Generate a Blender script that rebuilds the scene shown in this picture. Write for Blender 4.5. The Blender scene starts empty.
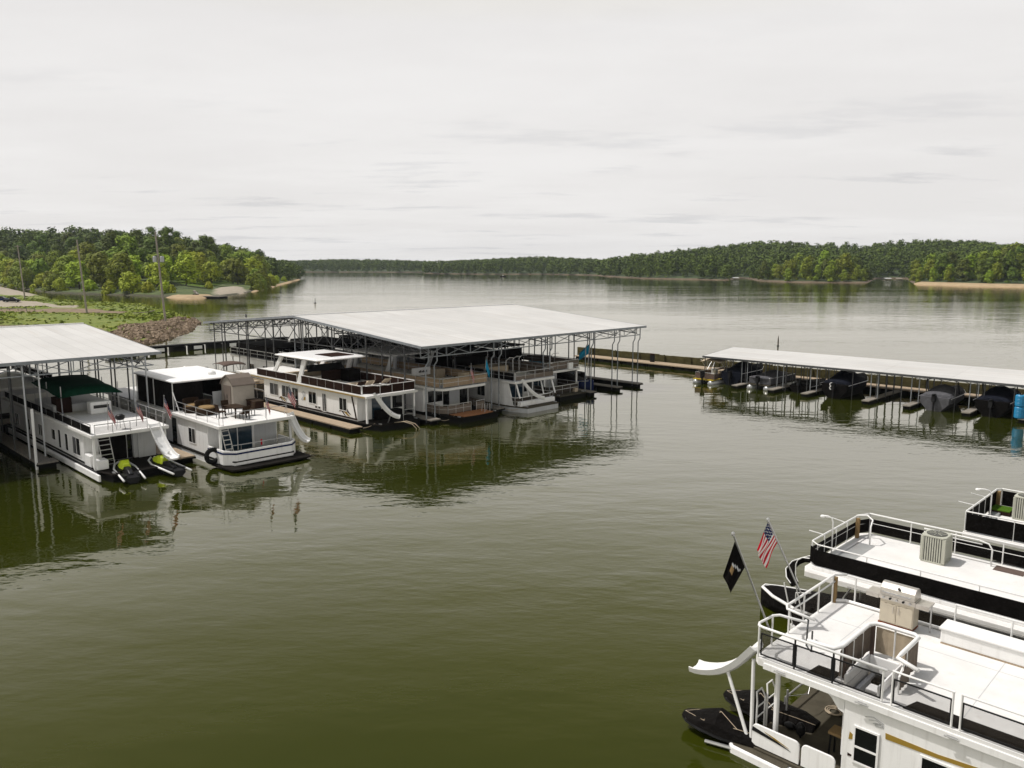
import bpy, bmesh, math, random
import numpy as np
from mathutils import Vector as V, Matrix, noise
R = math.radians
sc = bpy.context.scene
COL = sc.collection
# ------------------------------------------------------------------ camera, sky, sun, exposure
CAM_H, FPX, HOR = 13.2, 796.0, 264.0
PITCH = math.atan((384 - HOR) / FPX)
cam = bpy.data.cameras.new('camera'); camo = bpy.data.objects.new('camera', cam); COL.objects.link(camo)
camo.location = (0, 0, CAM_H); camo.rotation_euler = (R(90) - PITCH, 0, 0)
cam.sensor_width = 36; cam.lens = FPX / 1024 * 36; cam.clip_start = 0.2; cam.clip_end = 20000
sc.camera = camo
SUN_EL, SUN_AZ = R(61), R(-80)          # azimuth from +Y, clockwise positive (towards +X)
w = bpy.data.worlds.new('World'); sc.world = w; w.use_nodes = True
nt = w.node_tree; nt.nodes.clear(); N = nt.nodes.new; LK = nt.links.new
def link(a, b): nt.links.new(a, b)
out = N('ShaderNodeOutputWorld'); bg = N('ShaderNodeBackground'); bg.inputs['Strength'].default_value = 0.1
sky = N('ShaderNodeTexSky'); sky.sky_type = 'NISHITA'; sky.sun_disc = False
sky.sun_elevation = SUN_EL; sky.sun_rotation = SUN_AZ; sky.air_density = 1.0; sky.dust_density = 3.0; sky.ozone_density = 1.0
tc = N('ShaderNodeTexCoord'); sep = N('ShaderNodeSeparateXYZ'); LK(tc.outputs['Generated'], sep.inputs[0])
# project the view direction on a high cloud layer so that clouds flatten towards the horizon
mx = N('ShaderNodeMath'); mx.operation = 'MAXIMUM'; LK(sep.outputs[2], mx.inputs[0]); mx.inputs[1].default_value = 0.0
ad = N('ShaderNodeMath'); ad.operation = 'ADD'; LK(mx.outputs[0], ad.inputs[0]); ad.inputs[1].default_value = 0.07
dx = N('ShaderNodeMath'); dx.operation = 'DIVIDE'; LK(sep.outputs[0], dx.inputs[0]); LK(ad.outputs[0], dx.inputs[1])
dy = N('ShaderNodeMath'); dy.operation = 'DIVIDE'; LK(sep.outputs[1], dy.inputs[0]); LK(ad.outputs[0], dy.inputs[1])
cmb = N('ShaderNodeCombineXYZ'); LK(dx.outputs[0], cmb.inputs[0]); LK(dy.outputs[0], cmb.inputs[1])
def wnoise(scale, det, rough, lo, hi, loc, sx=1.0):
    mp = N('ShaderNodeMapping'); LK(cmb.outputs[0], mp.inputs[0]); mp.inputs['Location'].default_value = loc; mp.inputs['Scale'].default_value = (sx, 1, 1)
    n = N('ShaderNodeTexNoise'); LK(mp.outputs[0], n.inputs['Vector']); n.inputs['Scale'].default_value = scale; n.inputs['Detail'].default_value = det; n.inputs['Roughness'].default_value = rough
    m = N('ShaderNodeMapRange'); LK(n.outputs['Fac'], m.inputs[0]); m.inputs[1].default_value = lo; m.inputs[2].default_value = hi; m.interpolation_type = 'SMOOTHSTEP'
    return m.outputs[0]
n1 = wnoise(0.5, 7, 0.6, 0.36, 0.66, (3, 1, 0), .7); n2a = wnoise(1.15, 9, 0.66, 0.53, 0.66, (4.1, 8.2, 0), 0.5)
lo_ = N('ShaderNodeMapRange'); LK(sep.outputs[2], lo_.inputs[0]); lo_.inputs[1].default_value = 0.22; lo_.inputs[2].default_value = 0.10; lo_.inputs[3].default_value = 0.12   # small clouds gather low over the hills
n2m = N('ShaderNodeMath'); n2m.operation = 'MULTIPLY'; LK(n2a, n2m.inputs[0]); LK(lo_.outputs[0], n2m.inputs[1]); n2 = n2m.outputs[0]
c1 = N('ShaderNodeMixRGB'); LK(n1, c1.inputs[0]); c1.inputs[1].default_value = (7.15, 6.98, 6.86, 1); c1.inputs[2].default_value = (7.65, 7.5, 7.38, 1)
c2 = N('ShaderNodeMixRGB'); c2.blend_type = 'MULTIPLY'; LK(n2, c2.inputs[0]); LK(c1.outputs[0], c2.inputs[1]); c2.inputs[2].default_value = (0.84, 0.847, 0.862, 1)
zf_ = N('ShaderNodeMapRange'); LK(sep.outputs[2], zf_.inputs[0]); zf_.inputs[1].default_value = 0.50; zf_.inputs[2].default_value = 0.78; zf_.inputs[3].default_value = 0.97; zf_.inputs[4].default_value = 0.05
zw = N('ShaderNodeMapRange'); LK(sep.outputs[2], zw.inputs[0]); zw.inputs[1].default_value = 0.27; zw.inputs[2].default_value = 0.47
c3 = N('ShaderNodeMixRGB'); c3.blend_type = 'MULTIPLY'; LK(zw.outputs[0], c3.inputs[0]); LK(c2.outputs[0], c3.inputs[1]); c3.inputs[2].default_value = (0.80, 0.765, 0.53, 1)   # warmer veil higher up
mix = N('ShaderNodeMixRGB'); LK(zf_.outputs[0], mix.inputs[0]); LK(sky.outputs[0], mix.inputs[1]); LK(c3.outputs[0], mix.inputs[2])
LK(mix.outputs[0], bg.inputs['Color']); LK(bg.outputs[0], out.inputs['Surface'])
sl = bpy.data.lights.new('sun', 'SUN'); sl.energy = 3.0; sl.angle = R(1.2); sl.color = (1, 0.97, 0.93)
slo = bpy.data.objects.new('sun', sl); COL.objects.link(slo)
sd = V((math.sin(SUN_AZ) * math.cos(SUN_EL), math.cos(SUN_AZ) * math.cos(SUN_EL), math.sin(SUN_EL)))
slo.rotation_euler = (-sd).to_track_quat('-Z', 'Y').to_euler(); slo.location = sd * 300
sc.view_settings.view_transform = 'Standard'; sc.view_settings.look = 'None'
sc.view_settings.exposure = 0.22; sc.view_settings.gamma = 1.0
HAZE = 0.00007
sc.render.engine = 'CYCLES'
sc.cycles.max_bounces = 6; sc.cycles.diffuse_bounces = 2; sc.cycles.glossy_bounces = 3; sc.cycles.volume_bounces = 0; sc.cycles.transparent_max_bounces = 8
sc.cycles.use_denoising = True; sc.cycles.sample_clamp_indirect = 6

# ------------------------------------------------------------------ frames: u runs along the docks, v along the slips
AZ = R(44.75); U = V((math.sin(AZ), math.cos(AZ), 0)); W_ = V((-math.cos(AZ), math.sin(AZ), 0))
def P(s, t, z=0.0): return U * s + W_ * t + V((0, 0, z))
ROT_DOCK = math.atan2(U.y, U.x)          # local x = s, local y = t
ROT_MAIN = ROT_DOCK - R(90)              # boats whose bows point to -t: local x = -t, y = s
ROT_FORE = ROT_DOCK + R(90)              # boats whose bows point to +t: local x = t, y = -s
cp, sp = math.cos(PITCH), math.sin(PITCH)
def at(px, py, z=0.0):                   # where a sight line through a photo pixel meets height z
    yy, xx = py - 384, px - 512
    k = (CAM_H - z) / (yy * cp + FPX * sp)
    return V((xx * k, (FPX * cp - yy * sp) * k, z))
def pxof(p):
    dz = p[2] - CAM_H; zc = p[1] * cp - dz * sp
    return 512 + FPX * p[0] / zc, 384 - FPX * (dz * cp + p[1] * sp) / zc

# ------------------------------------------------------------------ materials
MATS = {}
def mat(name, col, rough=0.6, metal=0.0, var=0.12, scale=3.0, bump=0.0, bscale=None, col2=None, stretch=None, spec=0.5, rnd=0.0, streak=0.0):
    m = bpy.data.materials.new(name); m.use_nodes = True; t = m.node_tree; b = t.nodes['Principled BSDF']
    b.inputs['Roughness'].default_value = rough; b.inputs['Metallic'].default_value = metal; b.inputs['Specular IOR Level'].default_value = spec if spec != .5 or rough < .68 else .06
    tcn = t.nodes.new('ShaderNodeTexCoord'); vec = tcn.outputs['Object']
    if stretch:
        mp = t.nodes.new('ShaderNodeMapping'); mp.inputs['Scale'].default_value = stretch; t.links.new(vec, mp.inputs[0]); vec = mp.outputs[0]
    n = t.nodes.new('ShaderNodeTexNoise'); n.inputs['Scale'].default_value = scale; n.inputs['Detail'].default_value = 6; n.inputs['Roughness'].default_value = 0.6
    t.links.new(vec, n.inputs['Vector'])
    r = t.nodes.new('ShaderNodeMapRange'); r.inputs[1].default_value = 0.32; r.inputs[2].default_value = 0.68; t.links.new(n.outputs['Fac'], r.inputs[0])
    mx = t.nodes.new('ShaderNodeMixRGB'); t.links.new(r.outputs[0], mx.inputs[0])
    c2 = col2 if col2 else tuple(c * (1 - 2 * var) for c in col)
    mx.inputs[1].default_value = (*col, 1); mx.inputs[2].default_value = (*c2, 1); colout = mx.outputs[0]
    if streak:                                    # run-off streaks and grime with a shape of their own
        mp = t.nodes.new('ShaderNodeMapping'); mp.inputs['Scale'].default_value = (5, 5, 0.35); t.links.new(tcn.outputs['Object'], mp.inputs[0])
        n2 = t.nodes.new('ShaderNodeTexNoise'); n2.inputs['Scale'].default_value = 1.3; n2.inputs['Detail'].default_value = 5; t.links.new(mp.outputs[0], n2.inputs['Vector'])
        r2 = t.nodes.new('ShaderNodeMapRange'); r2.inputs[1].default_value = 0.52; r2.inputs[2].default_value = 0.8; r2.inputs[4].default_value = streak; t.links.new(n2.outputs['Fac'], r2.inputs[0])
        m2 = t.nodes.new('ShaderNodeMixRGB'); t.links.new(r2.outputs[0], m2.inputs[0]); t.links.new(colout, m2.inputs[1]); m2.inputs[2].default_value = (0.22, 0.19, 0.15, 1); colout = m2.outputs[0]
    if rnd:
        oi = t.nodes.new('ShaderNodeObjectInfo'); hs = t.nodes.new('ShaderNodeHueSaturation'); t.links.new(colout, hs.inputs['Color'])
        r3 = t.nodes.new('ShaderNodeMapRange'); r3.inputs[3].default_value = 1 - rnd; r3.inputs[4].default_value = 1 + rnd; t.links.new(oi.outputs['Random'], r3.inputs[0]); t.links.new(r3.outputs[0], hs.inputs['Value'])
        r4 = t.nodes.new('ShaderNodeMapRange'); r4.inputs[3].default_value = 0.47; r4.inputs[4].default_value = 0.515; t.links.new(oi.outputs['Random'], r4.inputs[0]); t.links.new(r4.outputs[0], hs.inputs['Hue'])
        colout = hs.outputs[0]
    t.links.new(colout, b.inputs['Base Color'])
    if bump:
        nb = t.nodes.new('ShaderNodeTexNoise'); nb.inputs['Scale'].default_value = bscale or scale * 6; nb.inputs['Detail'].default_value = 4; t.links.new(vec, nb.inputs['Vector'])
        bp = t.nodes.new('ShaderNodeBump'); bp.inputs['Strength'].default_value = bump; bp.inputs['Distance'].default_value = 0.05; t.links.new(nb.outputs['Fac'], bp.inputs['Height']); t.links.new(bp.outputs[0], b.inputs['Normal'])
    MATS[name] = m
    return m
white = mat('white_gelcoat', (0.83, 0.825, 0.815), 0.35, var=0.04, scale=1.2, streak=0.28)
wpipe = mat('white_pipe', (0.76, 0.755, 0.74), 0.35, var=0.04)
greyw = mat('grey_wall', (0.5, 0.51, 0.52), 0.45, var=0.06, scale=1.5, streak=0.3)
alu = mat('aluminium', (0.5, 0.5, 0.5), 0.35, 0.7, var=0.08)
galv = mat('galvanised_steel', (0.27, 0.29, 0.31), 0.45, 0.35, var=0.15, scale=2)
galvl = mat('pale_steel', (0.5, 0.52, 0.54), 0.45, 0.2, var=0.1, scale=2)
galvd = mat('dark_steel', (0.085, 0.088, 0.09), 0.5, 0.3, var=0.2, scale=2)
glass = mat('dark_glass', (0.008, 0.009, 0.010), 0.05, var=0.1, spec=0.4)
bglass = mat('blue_glass', (0.02, 0.045, 0.07), 0.08, var=0.2, spec=0.7)
black = mat('black_canvas', (0.0065, 0.0055, 0.005), 0.75, var=0.25, scale=4, bump=0.9, bscale=6)
blackp = mat('black_plastic', (0.010, 0.010, 0.011), 0.45, var=0.1, spec=.22)
brown = mat('brown_canvas', (0.028, 0.014, 0.010), 0.8, var=0.15, scale=5)
beige = mat('beige_canvas', (0.33, 0.245, 0.165), 0.85, var=0.12, scale=6)
tan = mat('tan_canvas', (0.46, 0.38, 0.28), 0.85, var=0.1, scale=4)
taupe = mat('taupe_canvas', (0.13, 0.095, 0.08), 0.85, var=0.1, scale=4)
green = mat('green_canvas', (0.005, 0.04, 0.022), 0.8, var=0.2, scale=3)
carpet = mat('deck_carpet', (0.085, 0.075, 0.055), 0.95, var=0.15, scale=2.5, bump=0.3, bscale=40)
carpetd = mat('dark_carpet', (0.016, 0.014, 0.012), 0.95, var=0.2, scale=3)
wood = mat('dock_boards', (0.42, 0.33, 0.235), 0.85, var=0.2, scale=2.0, stretch=(1, 7, 1))
woodg = mat('grey_boards', (0.27, 0.245, 0.21), 0.88, var=0.2, scale=2.0, stretch=(7, 1, 1))
orangew = mat('orange_boards', (0.40, 0.165, 0.06), 0.6, var=0.2, scale=2, stretch=(1, 6, 1))
timber = mat('weathered_timber', (0.10, 0.088, 0.04), 0.9, var=0.25, scale=1.0, stretch=(1, 1, 3))
floatm = mat('black_float', (0.010, 0.010, 0.010), 0.7, var=0.2)
inkc = mat('ink_canvas', (0.011, 0.013, 0.021), 0.75, var=0.25, scale=3, bump=0.9, bscale=5)
wicker = mat('brown_wicker', (0.045, 0.028, 0.018), 0.8, var=0.3, scale=30)
cushion = mat('tan_cushion', (0.26, 0.175, 0.085), 0.9, var=0.1)
shedm = mat('shed_plastic', (0.31, 0.275, 0.235), 0.6, var=0.06)
shedr = mat('shed_roof', (0.17, 0.14, 0.118), 0.7, var=0.08)
gold = mat('gold_stripe', (0.30, 0.19, 0.025), 0.45, var=0.05)
lime = mat('lime_plastic', (0.55, 0.68, 0.02), 0.4, var=0.05)
silver = mat('silver_gelcoat', (0.42, 0.43, 0.43), 0.3, 0.3, var=0.08)
red = mat('red_cloth', (0.5, 0.008, 0.025), 0.8, var=0.06)
wcloth = mat('white_cloth', (0.74, 0.72, 0.7), 0.85, var=0.04)
navy = mat('navy_cloth', (0.015, 0.025, 0.085), 0.8, var=0.06)
bluec = mat('blue_cloth', (0.03, 0.30, 0.50), 0.8, var=0.1)
barrelm = mat('blue_plastic', (0.008, 0.2, 0.40), 0.4, var=0.08)
acm = mat('ac_paint', (0.44, 0.44, 0.37), 0.5, var=0.06)
acd = mat('ac_coil', (0.09, 0.09, 0.08), 0.6, var=0.2)
steel = mat('stainless_steel', (0.62, 0.58, 0.53), 0.32, 0.75, var=0.08, scale=8)
grilld = mat('grill_doors', (0.55, 0.49, 0.39), 0.4, 0.35, var=0.06)
rust = mat('rusty_base', (0.22, 0.06, 0.025), 0.8, var=0.25)
turf = mat('plastic_turf', (0.10, 0.21, 0.02), 0.9, var=0.35, scale=40, bump=0.5)
greycover = mat('grey_cover', (0.11, 0.11, 0.12), 0.8, var=0.2, scale=2, bump=0.9, bscale=5)
polem = mat('pole_wood', (0.36, 0.32, 0.28), 0.9, var=0.2, scale=4, stretch=(3, 3, 0.3))
meshm = mat('mesh_panel', (0.05, 0.042, 0.035), 0.8, var=0.1, scale=20)
meshl = mat('taupe_mesh', (0.17, 0.14, 0.115), 0.85, var=0.12, scale=12)
pinkstone = mat('pale_concrete', (0.42, 0.37, 0.33), 0.8, var=0.1)
tyre = mat('tyre_rubber', (0.015, 0.015, 0.015), 0.85)
yellow = mat('yellow_plastic', (0.5, 0.36, 0.03), 0.5)

def roof_mat():
    m = mat('ribbed_white_roof', (0.565, 0.555, 0.54), 0.5, var=0.06, scale=0.22)
    t = m.node_tree; b = t.nodes['Principled BSDF']; NN = t.nodes.new; L_ = t.links.new; tcn = NN('ShaderNodeTexCoord'); base = b.inputs['Base Color'].links[0].from_socket
    sx = NN('ShaderNodeSeparateXYZ'); L_(tcn.outputs['Object'], sx.inputs[0])
    def mth(op, a, bb):
        k = NN('ShaderNodeMath'); k.operation = op
        for i, q in enumerate((a, bb)):
            if isinstance(q, (int, float)): k.inputs[i].default_value = q
            else: L_(q, k.inputs[i])
        return k.outputs[0]
    # sheet joints every 0.92 m, laps every 6.1 m, each sheet a little different, rusty run-off below the laps
    px = mth('DIVIDE', sx.outputs[0], .92); fx = mth('FRACT', px, 0); py = mth('DIVIDE', mth('ADD', sx.outputs[1], 100), 6.1); fy = mth('FRACT', py, 0)
    jx = mth('LESS_THAN', fx, .07); jy = mth('LESS_THAN', fy, .012)
    cb = NN('ShaderNodeCombineXYZ'); L_(mth('FLOOR', px, 0), cb.inputs[0]); L_(mth('FLOOR', py, 0), cb.inputs[1]); wn = NN('ShaderNodeTexWhiteNoise'); L_(cb.outputs[0], wn.inputs['Vector'])
    tint = mth('MULTIPLY_ADD', wn.outputs['Value'], .10); tint.node.inputs[2].default_value = .91
    dark = mth('SUBTRACT', tint, mth('MULTIPLY', mth('MAXIMUM', jx, jy), .13))
    m1 = NN('ShaderNodeMixRGB'); m1.blend_type = 'MULTIPLY'; m1.inputs[0].default_value = 1; L_(base, m1.inputs[1]); L_(dark, m1.inputs[2])
    mp = NN('ShaderNodeMapping'); mp.inputs['Scale'].default_value = (2.2, .16, 1); L_(tcn.outputs['Object'], mp.inputs[0]); n2 = NN('ShaderNodeTexNoise'); n2.inputs['Scale'].default_value = .8; n2.inputs['Detail'].default_value = 6; L_(mp.outputs[0], n2.inputs['Vector'])
    r2 = NN('ShaderNodeMapRange'); r2.inputs[1].default_value = .55; r2.inputs[2].default_value = .78; r2.inputs[4].default_value = .45; L_(n2.outputs['Fac'], r2.inputs[0])
    m2 = NN('ShaderNodeMixRGB'); L_(r2.outputs[0], m2.inputs[0]); L_(m1.outputs[0], m2.inputs[1]); m2.inputs[2].default_value = (.40, .35, .30, 1); L_(m2.outputs[0], b.inputs['Base Color'])
    bp = NN('ShaderNodeBump'); bp.inputs['Strength'].default_value = 0.5; bp.inputs['Distance'].default_value = 0.05; L_(jx, bp.inputs['Height']); L_(bp.outputs[0], b.inputs['Normal'])
    return m
def deck_mat():
    m = mat('white_deck', (0.74, 0.728, 0.705), .7, var=.06, scale=1.1, bump=.25, bscale=90); t = m.node_tree; b = t.nodes['Principled BSDF']; NN = t.nodes.new; L_ = t.links.new; base = b.inputs['Base Color'].links[0].from_socket
    tcn = NN('ShaderNodeTexCoord'); prev = base
    for sc_, lo, hi, amt, col in ((2.6, .56, .8, .35, (.46, .41, .34, 1)), (14, .62, .75, .3, (.38, .34, .3, 1)), (.45, .5, .8, .25, (.55, .51, .45, 1))):     # scuffs, specks and water stains
        n = NN('ShaderNodeTexNoise'); n.inputs['Scale'].default_value = sc_; n.inputs['Detail'].default_value = 7; n.inputs['Roughness'].default_value = .65; L_(tcn.outputs['Object'], n.inputs['Vector'])
        r = NN('ShaderNodeMapRange'); r.inputs[1].default_value = lo; r.inputs[2].default_value = hi; r.inputs[4].default_value = amt; L_(n.outputs['Fac'], r.inputs[0]); k = NN('ShaderNodeMixRGB'); L_(r.outputs[0], k.inputs[0]); L_(prev, k.inputs[1]); k.inputs[2].default_value = col; prev = k.outputs[0]
    L_(prev, b.inputs['Base Color']); return m
deckw = deck_mat()
roofm = roof_mat()
underm = mat('roof_underside_shade', (0.07, 0.068, 0.062), .8, var=.2)  # dark tone carries the shade beneath the dock roofs

def tint_mat(name, col, alpha):
    m = bpy.data.materials.new(name); m.use_nodes = True; t = m.node_tree; b = t.nodes['Principled BSDF']; b.inputs['Base Color'].default_value = (*col, 1); b.inputs['Roughness'].default_value = .8; b.inputs['Specular IOR Level'].default_value = .1
    tcn = t.nodes.new('ShaderNodeTexCoord'); n = t.nodes.new('ShaderNodeTexNoise'); n.inputs['Scale'].default_value = 3; t.links.new(tcn.outputs['Object'], n.inputs['Vector'])
    r = t.nodes.new('ShaderNodeMapRange'); r.inputs[3].default_value = alpha - .06; r.inputs[4].default_value = alpha + .06; t.links.new(n.outputs['Fac'], r.inputs[0]); t.links.new(r.outputs[0], b.inputs['Alpha']); return m
screen = tint_mat('dark_mesh_screen', (.030, .024, .018), .20)

# ------------------------------------------------------------------ mesh builder
EACH = {'rail_post', 'rake_trim', 'support_post', 'corner_post', 'corner_panel', 'fender', 'deck_furniture', 'deck_seat', 'roof_post', 'cleat', 'post', 'leg', 'lamp_pole', 'locker', 'wet_bar', 'corner_trim', 'rail_arm', 'fascia', 'slide_strut', 'beam', 'float'}
class MB:
    def __init__(s): s.v = []; s.f = []; s.m = []; s.mi = 0; s.c = []
    def add(s, vs, fs):
        o = len(s.v); s.v += [tuple(x) for x in vs]; s.c.append((o, len(s.f)))
        for f in fs: s.f.append([o + i for i in f]); s.m.append(s.mi)
        return s
    def box(s, x0, x1, y0, y1, z0, z1):
        vs = [(x, y, z) for z in (z0, z1) for (x, y) in ((x0, y0), (x1, y0), (x1, y1), (x0, y1))]
        return s.add(vs, [(3, 2, 1, 0), (4, 5, 6, 7), (0, 1, 5, 4), (1, 2, 6, 5), (2, 3, 7, 6), (3, 0, 4, 7)])
    def prism(s, poly, z0, z1):
        n = len(poly); vs = [(x, y, z0) for x, y in poly] + [(x, y, z1) for x, y in poly]
        return s.add(vs, [list(range(n - 1, -1, -1)), list(range(n, 2 * n))] + [(i, (i + 1) % n, n + (i + 1) % n, n + i) for i in range(n)])
    def wall(s, poly, y0, y1):                       # outline in x,z given a thickness along y
        n = len(poly); vs = [(x, y0, z) for x, z in poly] + [(x, y1, z) for x, z in poly]
        return s.add(vs, [list(range(n)), list(range(2 * n - 1, n - 1, -1))] + [(i, n + i, n + (i + 1) % n, (i + 1) % n) for i in range(n)])
    def tube(s, pts, r, n=6, r2=None, caps=True):
        pts = [V(p) for p in pts]; k = len(pts); vs = []; prev = None
        for i, p in enumerate(pts):
            d = (pts[min(i + 1, k - 1)] - pts[max(i - 1, 0)]).normalized()
            a = prev if prev is not None else (V((0, 0, 1)) if abs(d.z) < 0.9 else V((1, 0, 0)))
            a = (a - d * a.dot(d))
            if a.length < 1e-4: a = d.orthogonal()
            a.normalize(); prev = a; b = d.cross(a)
            rr = r if r2 is None else r + (r2 - r) * i / max(1, k - 1)
            for j in range(n):
                an = 2 * math.pi * (j + 0.5) / n; vs.append(p + a * rr * math.cos(an) + b * rr * math.sin(an))
        fs = [(i * n + j, i * n + (j + 1) % n, (i + 1) * n + (j + 1) % n, (i + 1) * n + j) for i in range(k - 1) for j in range(n)]
        if caps: fs += [list(range(n - 1, -1, -1)), list(range((k - 1) * n, k * n))]
        return s.add(vs, fs)
    def bar(s, a, b, w, h=None): return s.tube([a, b], w * 0.7071, 4)
    def loft(s, rings, caps=True, closed=True):
        n = len(rings[0]); k = len(rings); vs = [p for r in rings for p in r]; m = n if closed else n - 1
        fs = [(i * n + j, i * n + (j + 1) % n, (i + 1) * n + (j + 1) % n, (i + 1) * n + j) for i in range(k - 1) for j in range(m)]
        if caps: fs += [list(range(n - 1, -1, -1)), list(range((k - 1) * n, k * n))]
        return s.add(vs, fs)
    def lathe(s, prof, n=16, c=(0, 0, 0)):
        return s.loft([[(c[0] + r * math.cos(2 * math.pi * j / n), c[1] + r * math.sin(2 * math.pi * j / n), c[2] + z) for j in range(n)] for r, z in prof])
    def ell(s, c, r, n=10, k=6):
        return s.loft([[(c[0] + r[0] * math.sin(math.pi * (i + .03) / (k + .06)) * math.cos(2 * math.pi * j / n), c[1] + r[1] * math.sin(math.pi * (i + .03) / (k + .06)) * math.sin(2 * math.pi * j / n), c[2] - r[2] * math.cos(math.pi * (i + .03) / (k + .06))) for j in range(n)] for i in range(k + 1)])
    def sheet(s, grid, th=0.0):                      # grid[i][j] of points
        k, n = len(grid), len(grid[0]); vs = [p for r in grid for p in r]
        return s.add(vs, [(i * n + j, i * n + j + 1, (i + 1) * n + j + 1, (i + 1) * n + j) for i in range(k - 1) for j in range(n - 1)])
    def build(s, name, mats, parent=None, bevel=0.0, smooth=False, fix=True):
        if name in EACH and 1 < len(s.c) < 40:           # separate pieces become parts of their own
            for i, (v0, f0) in enumerate(s.c):
                v1, f1_ = s.c[i + 1] if i + 1 < len(s.c) else (len(s.v), len(s.f)); q = MB(); q.v = s.v[v0:v1]; q.f = [[k - v0 for k in f] for f in s.f[f0:f1_]]; q.m = s.m[f0:f1_]; q.c = [(0, 0)]
                o = q.build(name, mats, parent, bevel, smooth, fix)
            return o
        me = bpy.data.meshes.new(name); me.from_pydata(s.v, [], s.f)
        mats = mats if isinstance(mats, (list, tuple)) else [mats]
        for m in mats: me.materials.append(m)
        if len(mats) > 1: me.polygons.foreach_set('material_index', s.m)
        if fix:
            bm = bmesh.new(); bm.from_mesh(me); bmesh.ops.recalc_face_normals(bm, faces=bm.faces); bm.to_mesh(me); bm.free()
        if smooth: me.polygons.foreach_set('use_smooth', [True] * len(me.polygons))
        me.update(); o = bpy.data.objects.new(name, me); COL.objects.link(o)
        if parent: o.parent = parent
        if bevel:
            b = o.modifiers.new('bevel', 'BEVEL'); b.width = bevel; b.segments = 2; b.limit_method = 'ANGLE'; b.angle_limit = R(40)
        return o
def tag(o, label=None, cat=None, group=None, kind=None):
    if label: o['label'] = label
    if cat: o['category'] = cat
    if group: o['group'] = group
    if kind: o['kind'] = kind
    return o
def thing(name, label, cat, loc, rz=0.0, group=None):
    o = bpy.data.objects.new(name, None); o.empty_display_size = 0.3; COL.objects.link(o); o.location = loc; o.rotation_euler = (0, 0, rz)
    return tag(o, label, cat, group)
def copy_tree(o, parent=None):
    c = o.copy(); COL.objects.link(c)
    if parent: c.parent = parent
    for ch in list(o.children): copy_tree(ch, c)
    return c

# ------------------------------------------------------------------ water
def water_mat():
    m = bpy.data.materials.new('lake_water'); m.use_nodes = True; t = m.node_tree; t.nodes.clear(); NN = t.nodes.new; L_ = t.links.new
    tcn = NN('ShaderNodeTexCoord')
    def nz(scale, det, st, rot=0.0, rough=0.5):
        mp = NN('ShaderNodeMapping'); mp.inputs['Scale'].default_value = st; mp.inputs['Rotation'].default_value = (0, 0, rot); L_(tcn.outputs['Object'], mp.inputs[0])
        n = NN('ShaderNodeTexNoise'); n.inputs['Scale'].default_value = scale; n.inputs['Detail'].default_value = det; n.inputs['Roughness'].default_value = rough; L_(mp.outputs[0], n.inputs['Vector']); return n.outputs['Fac']
    def mth(op, a, bb):
        k = NN('ShaderNodeMath'); k.operation = op
        for i, q in enumerate((a, bb)):
            if isinstance(q, (int, float)): k.inputs[i].default_value = q
            else: L_(q, k.inputs[i])
        return k.outputs[0]
    def mrange(v, a, b, c, d):
        k = NN('ShaderNodeMapRange'); L_(v, k.inputs[0])
        for i, q in enumerate((a, b, c, d)): k.inputs[i + 1].default_value = q
        return k.outputs[0]
    # small ripples strengthened along wind lanes, plus a slow swell
    rip = nz(1.3, 3, (0.55, 1.0, 1), 0.3); big = nz(0.22, 3, (0.5, 1, 1), -0.2); mid = nz(0.55, 4, (0.45, 1.1, 1), 0.75, .6); lane = nz(0.018, 4, (0.35, 1.6, 1), 0.1, 0.6)
    h = mth('ADD', mth('MULTIPLY', rip, mth('MULTIPLY', mrange(lane, .4, .65, .3, 1.0), 0.036)), mth('ADD', mth('MULTIPLY', big, 0.105), mth('MULTIPLY', mid, mth('MULTIPLY', mrange(lane, .35, .6, .2, 1.0), 0.085))))
    bp = NN('ShaderNodeBump'); bp.inputs['Strength'].default_value = 0.5; bp.inputs['Distance'].default_value = 1.0; L_(h, bp.inputs['Height'])
    fr = NN('ShaderNodeFresnel'); fr.inputs['IOR'].default_value = 1.333; L_(bp.outputs[0], fr.inputs['Normal'])
    cr = NN('ShaderNodeValToRGB'); L_(fr.outputs[0], cr.inputs[0]); e = cr.color_ramp.elements    # reflectance of the rippled, silty surface against the flat-water Fresnel term
    pts = [(0.02, .012), (.052, .035), (.075, .085), (.095, .13), (.14, .24), (.18, .345), (.25, .475), (.63, .74), (1, .96)]
    while len(e) < len(pts): e.new(.5)
    for q, (a, b) in zip(e, pts): q.position = a; q.color = (b, b, b, 1)
    df = NN('ShaderNodeBsdfDiffuse'); gl = NN('ShaderNodeBsdfGlossy'); L_(bp.outputs[0], gl.inputs['Normal']); L_(mrange(lane, .4, .65, .01, .055), gl.inputs['Roughness']); gl.inputs['Color'].default_value = (1, .968, .90, 1)
    mu = mrange(nz(0.03, 4, (1, 1, 1)), .3, .7, 0, 1); mx_ = NN('ShaderNodeMixRGB'); L_(mu, mx_.inputs[0]); mx_.inputs[1].default_value = (0.0205, 0.0265, 0.0015, 1); mx_.inputs[2].default_value = (0.029, 0.0335, 0.003, 1); L_(mx_.outputs[0], df.inputs['Color'])   # silt clouds
    ms = NN('ShaderNodeMixShader'); L_(cr.outputs[0], ms.inputs[0]); L_(df.outputs[0], ms.inputs[1]); L_(gl.outputs[0], ms.inputs[2])
    o = NN('ShaderNodeOutputMaterial'); L_(ms.outputs[0], o.inputs['Surface']); return m
mb = MB(); mb.prism([(7000 * math.cos(a * math.pi / 24), 7000 * math.sin(a * math.pi / 24)) for a in range(48)], -0.05, 0.0)
tag(mb.build('water', water_mat()), 'calm green lake water reflecting the pale sky and boats', kind='structure')

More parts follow.
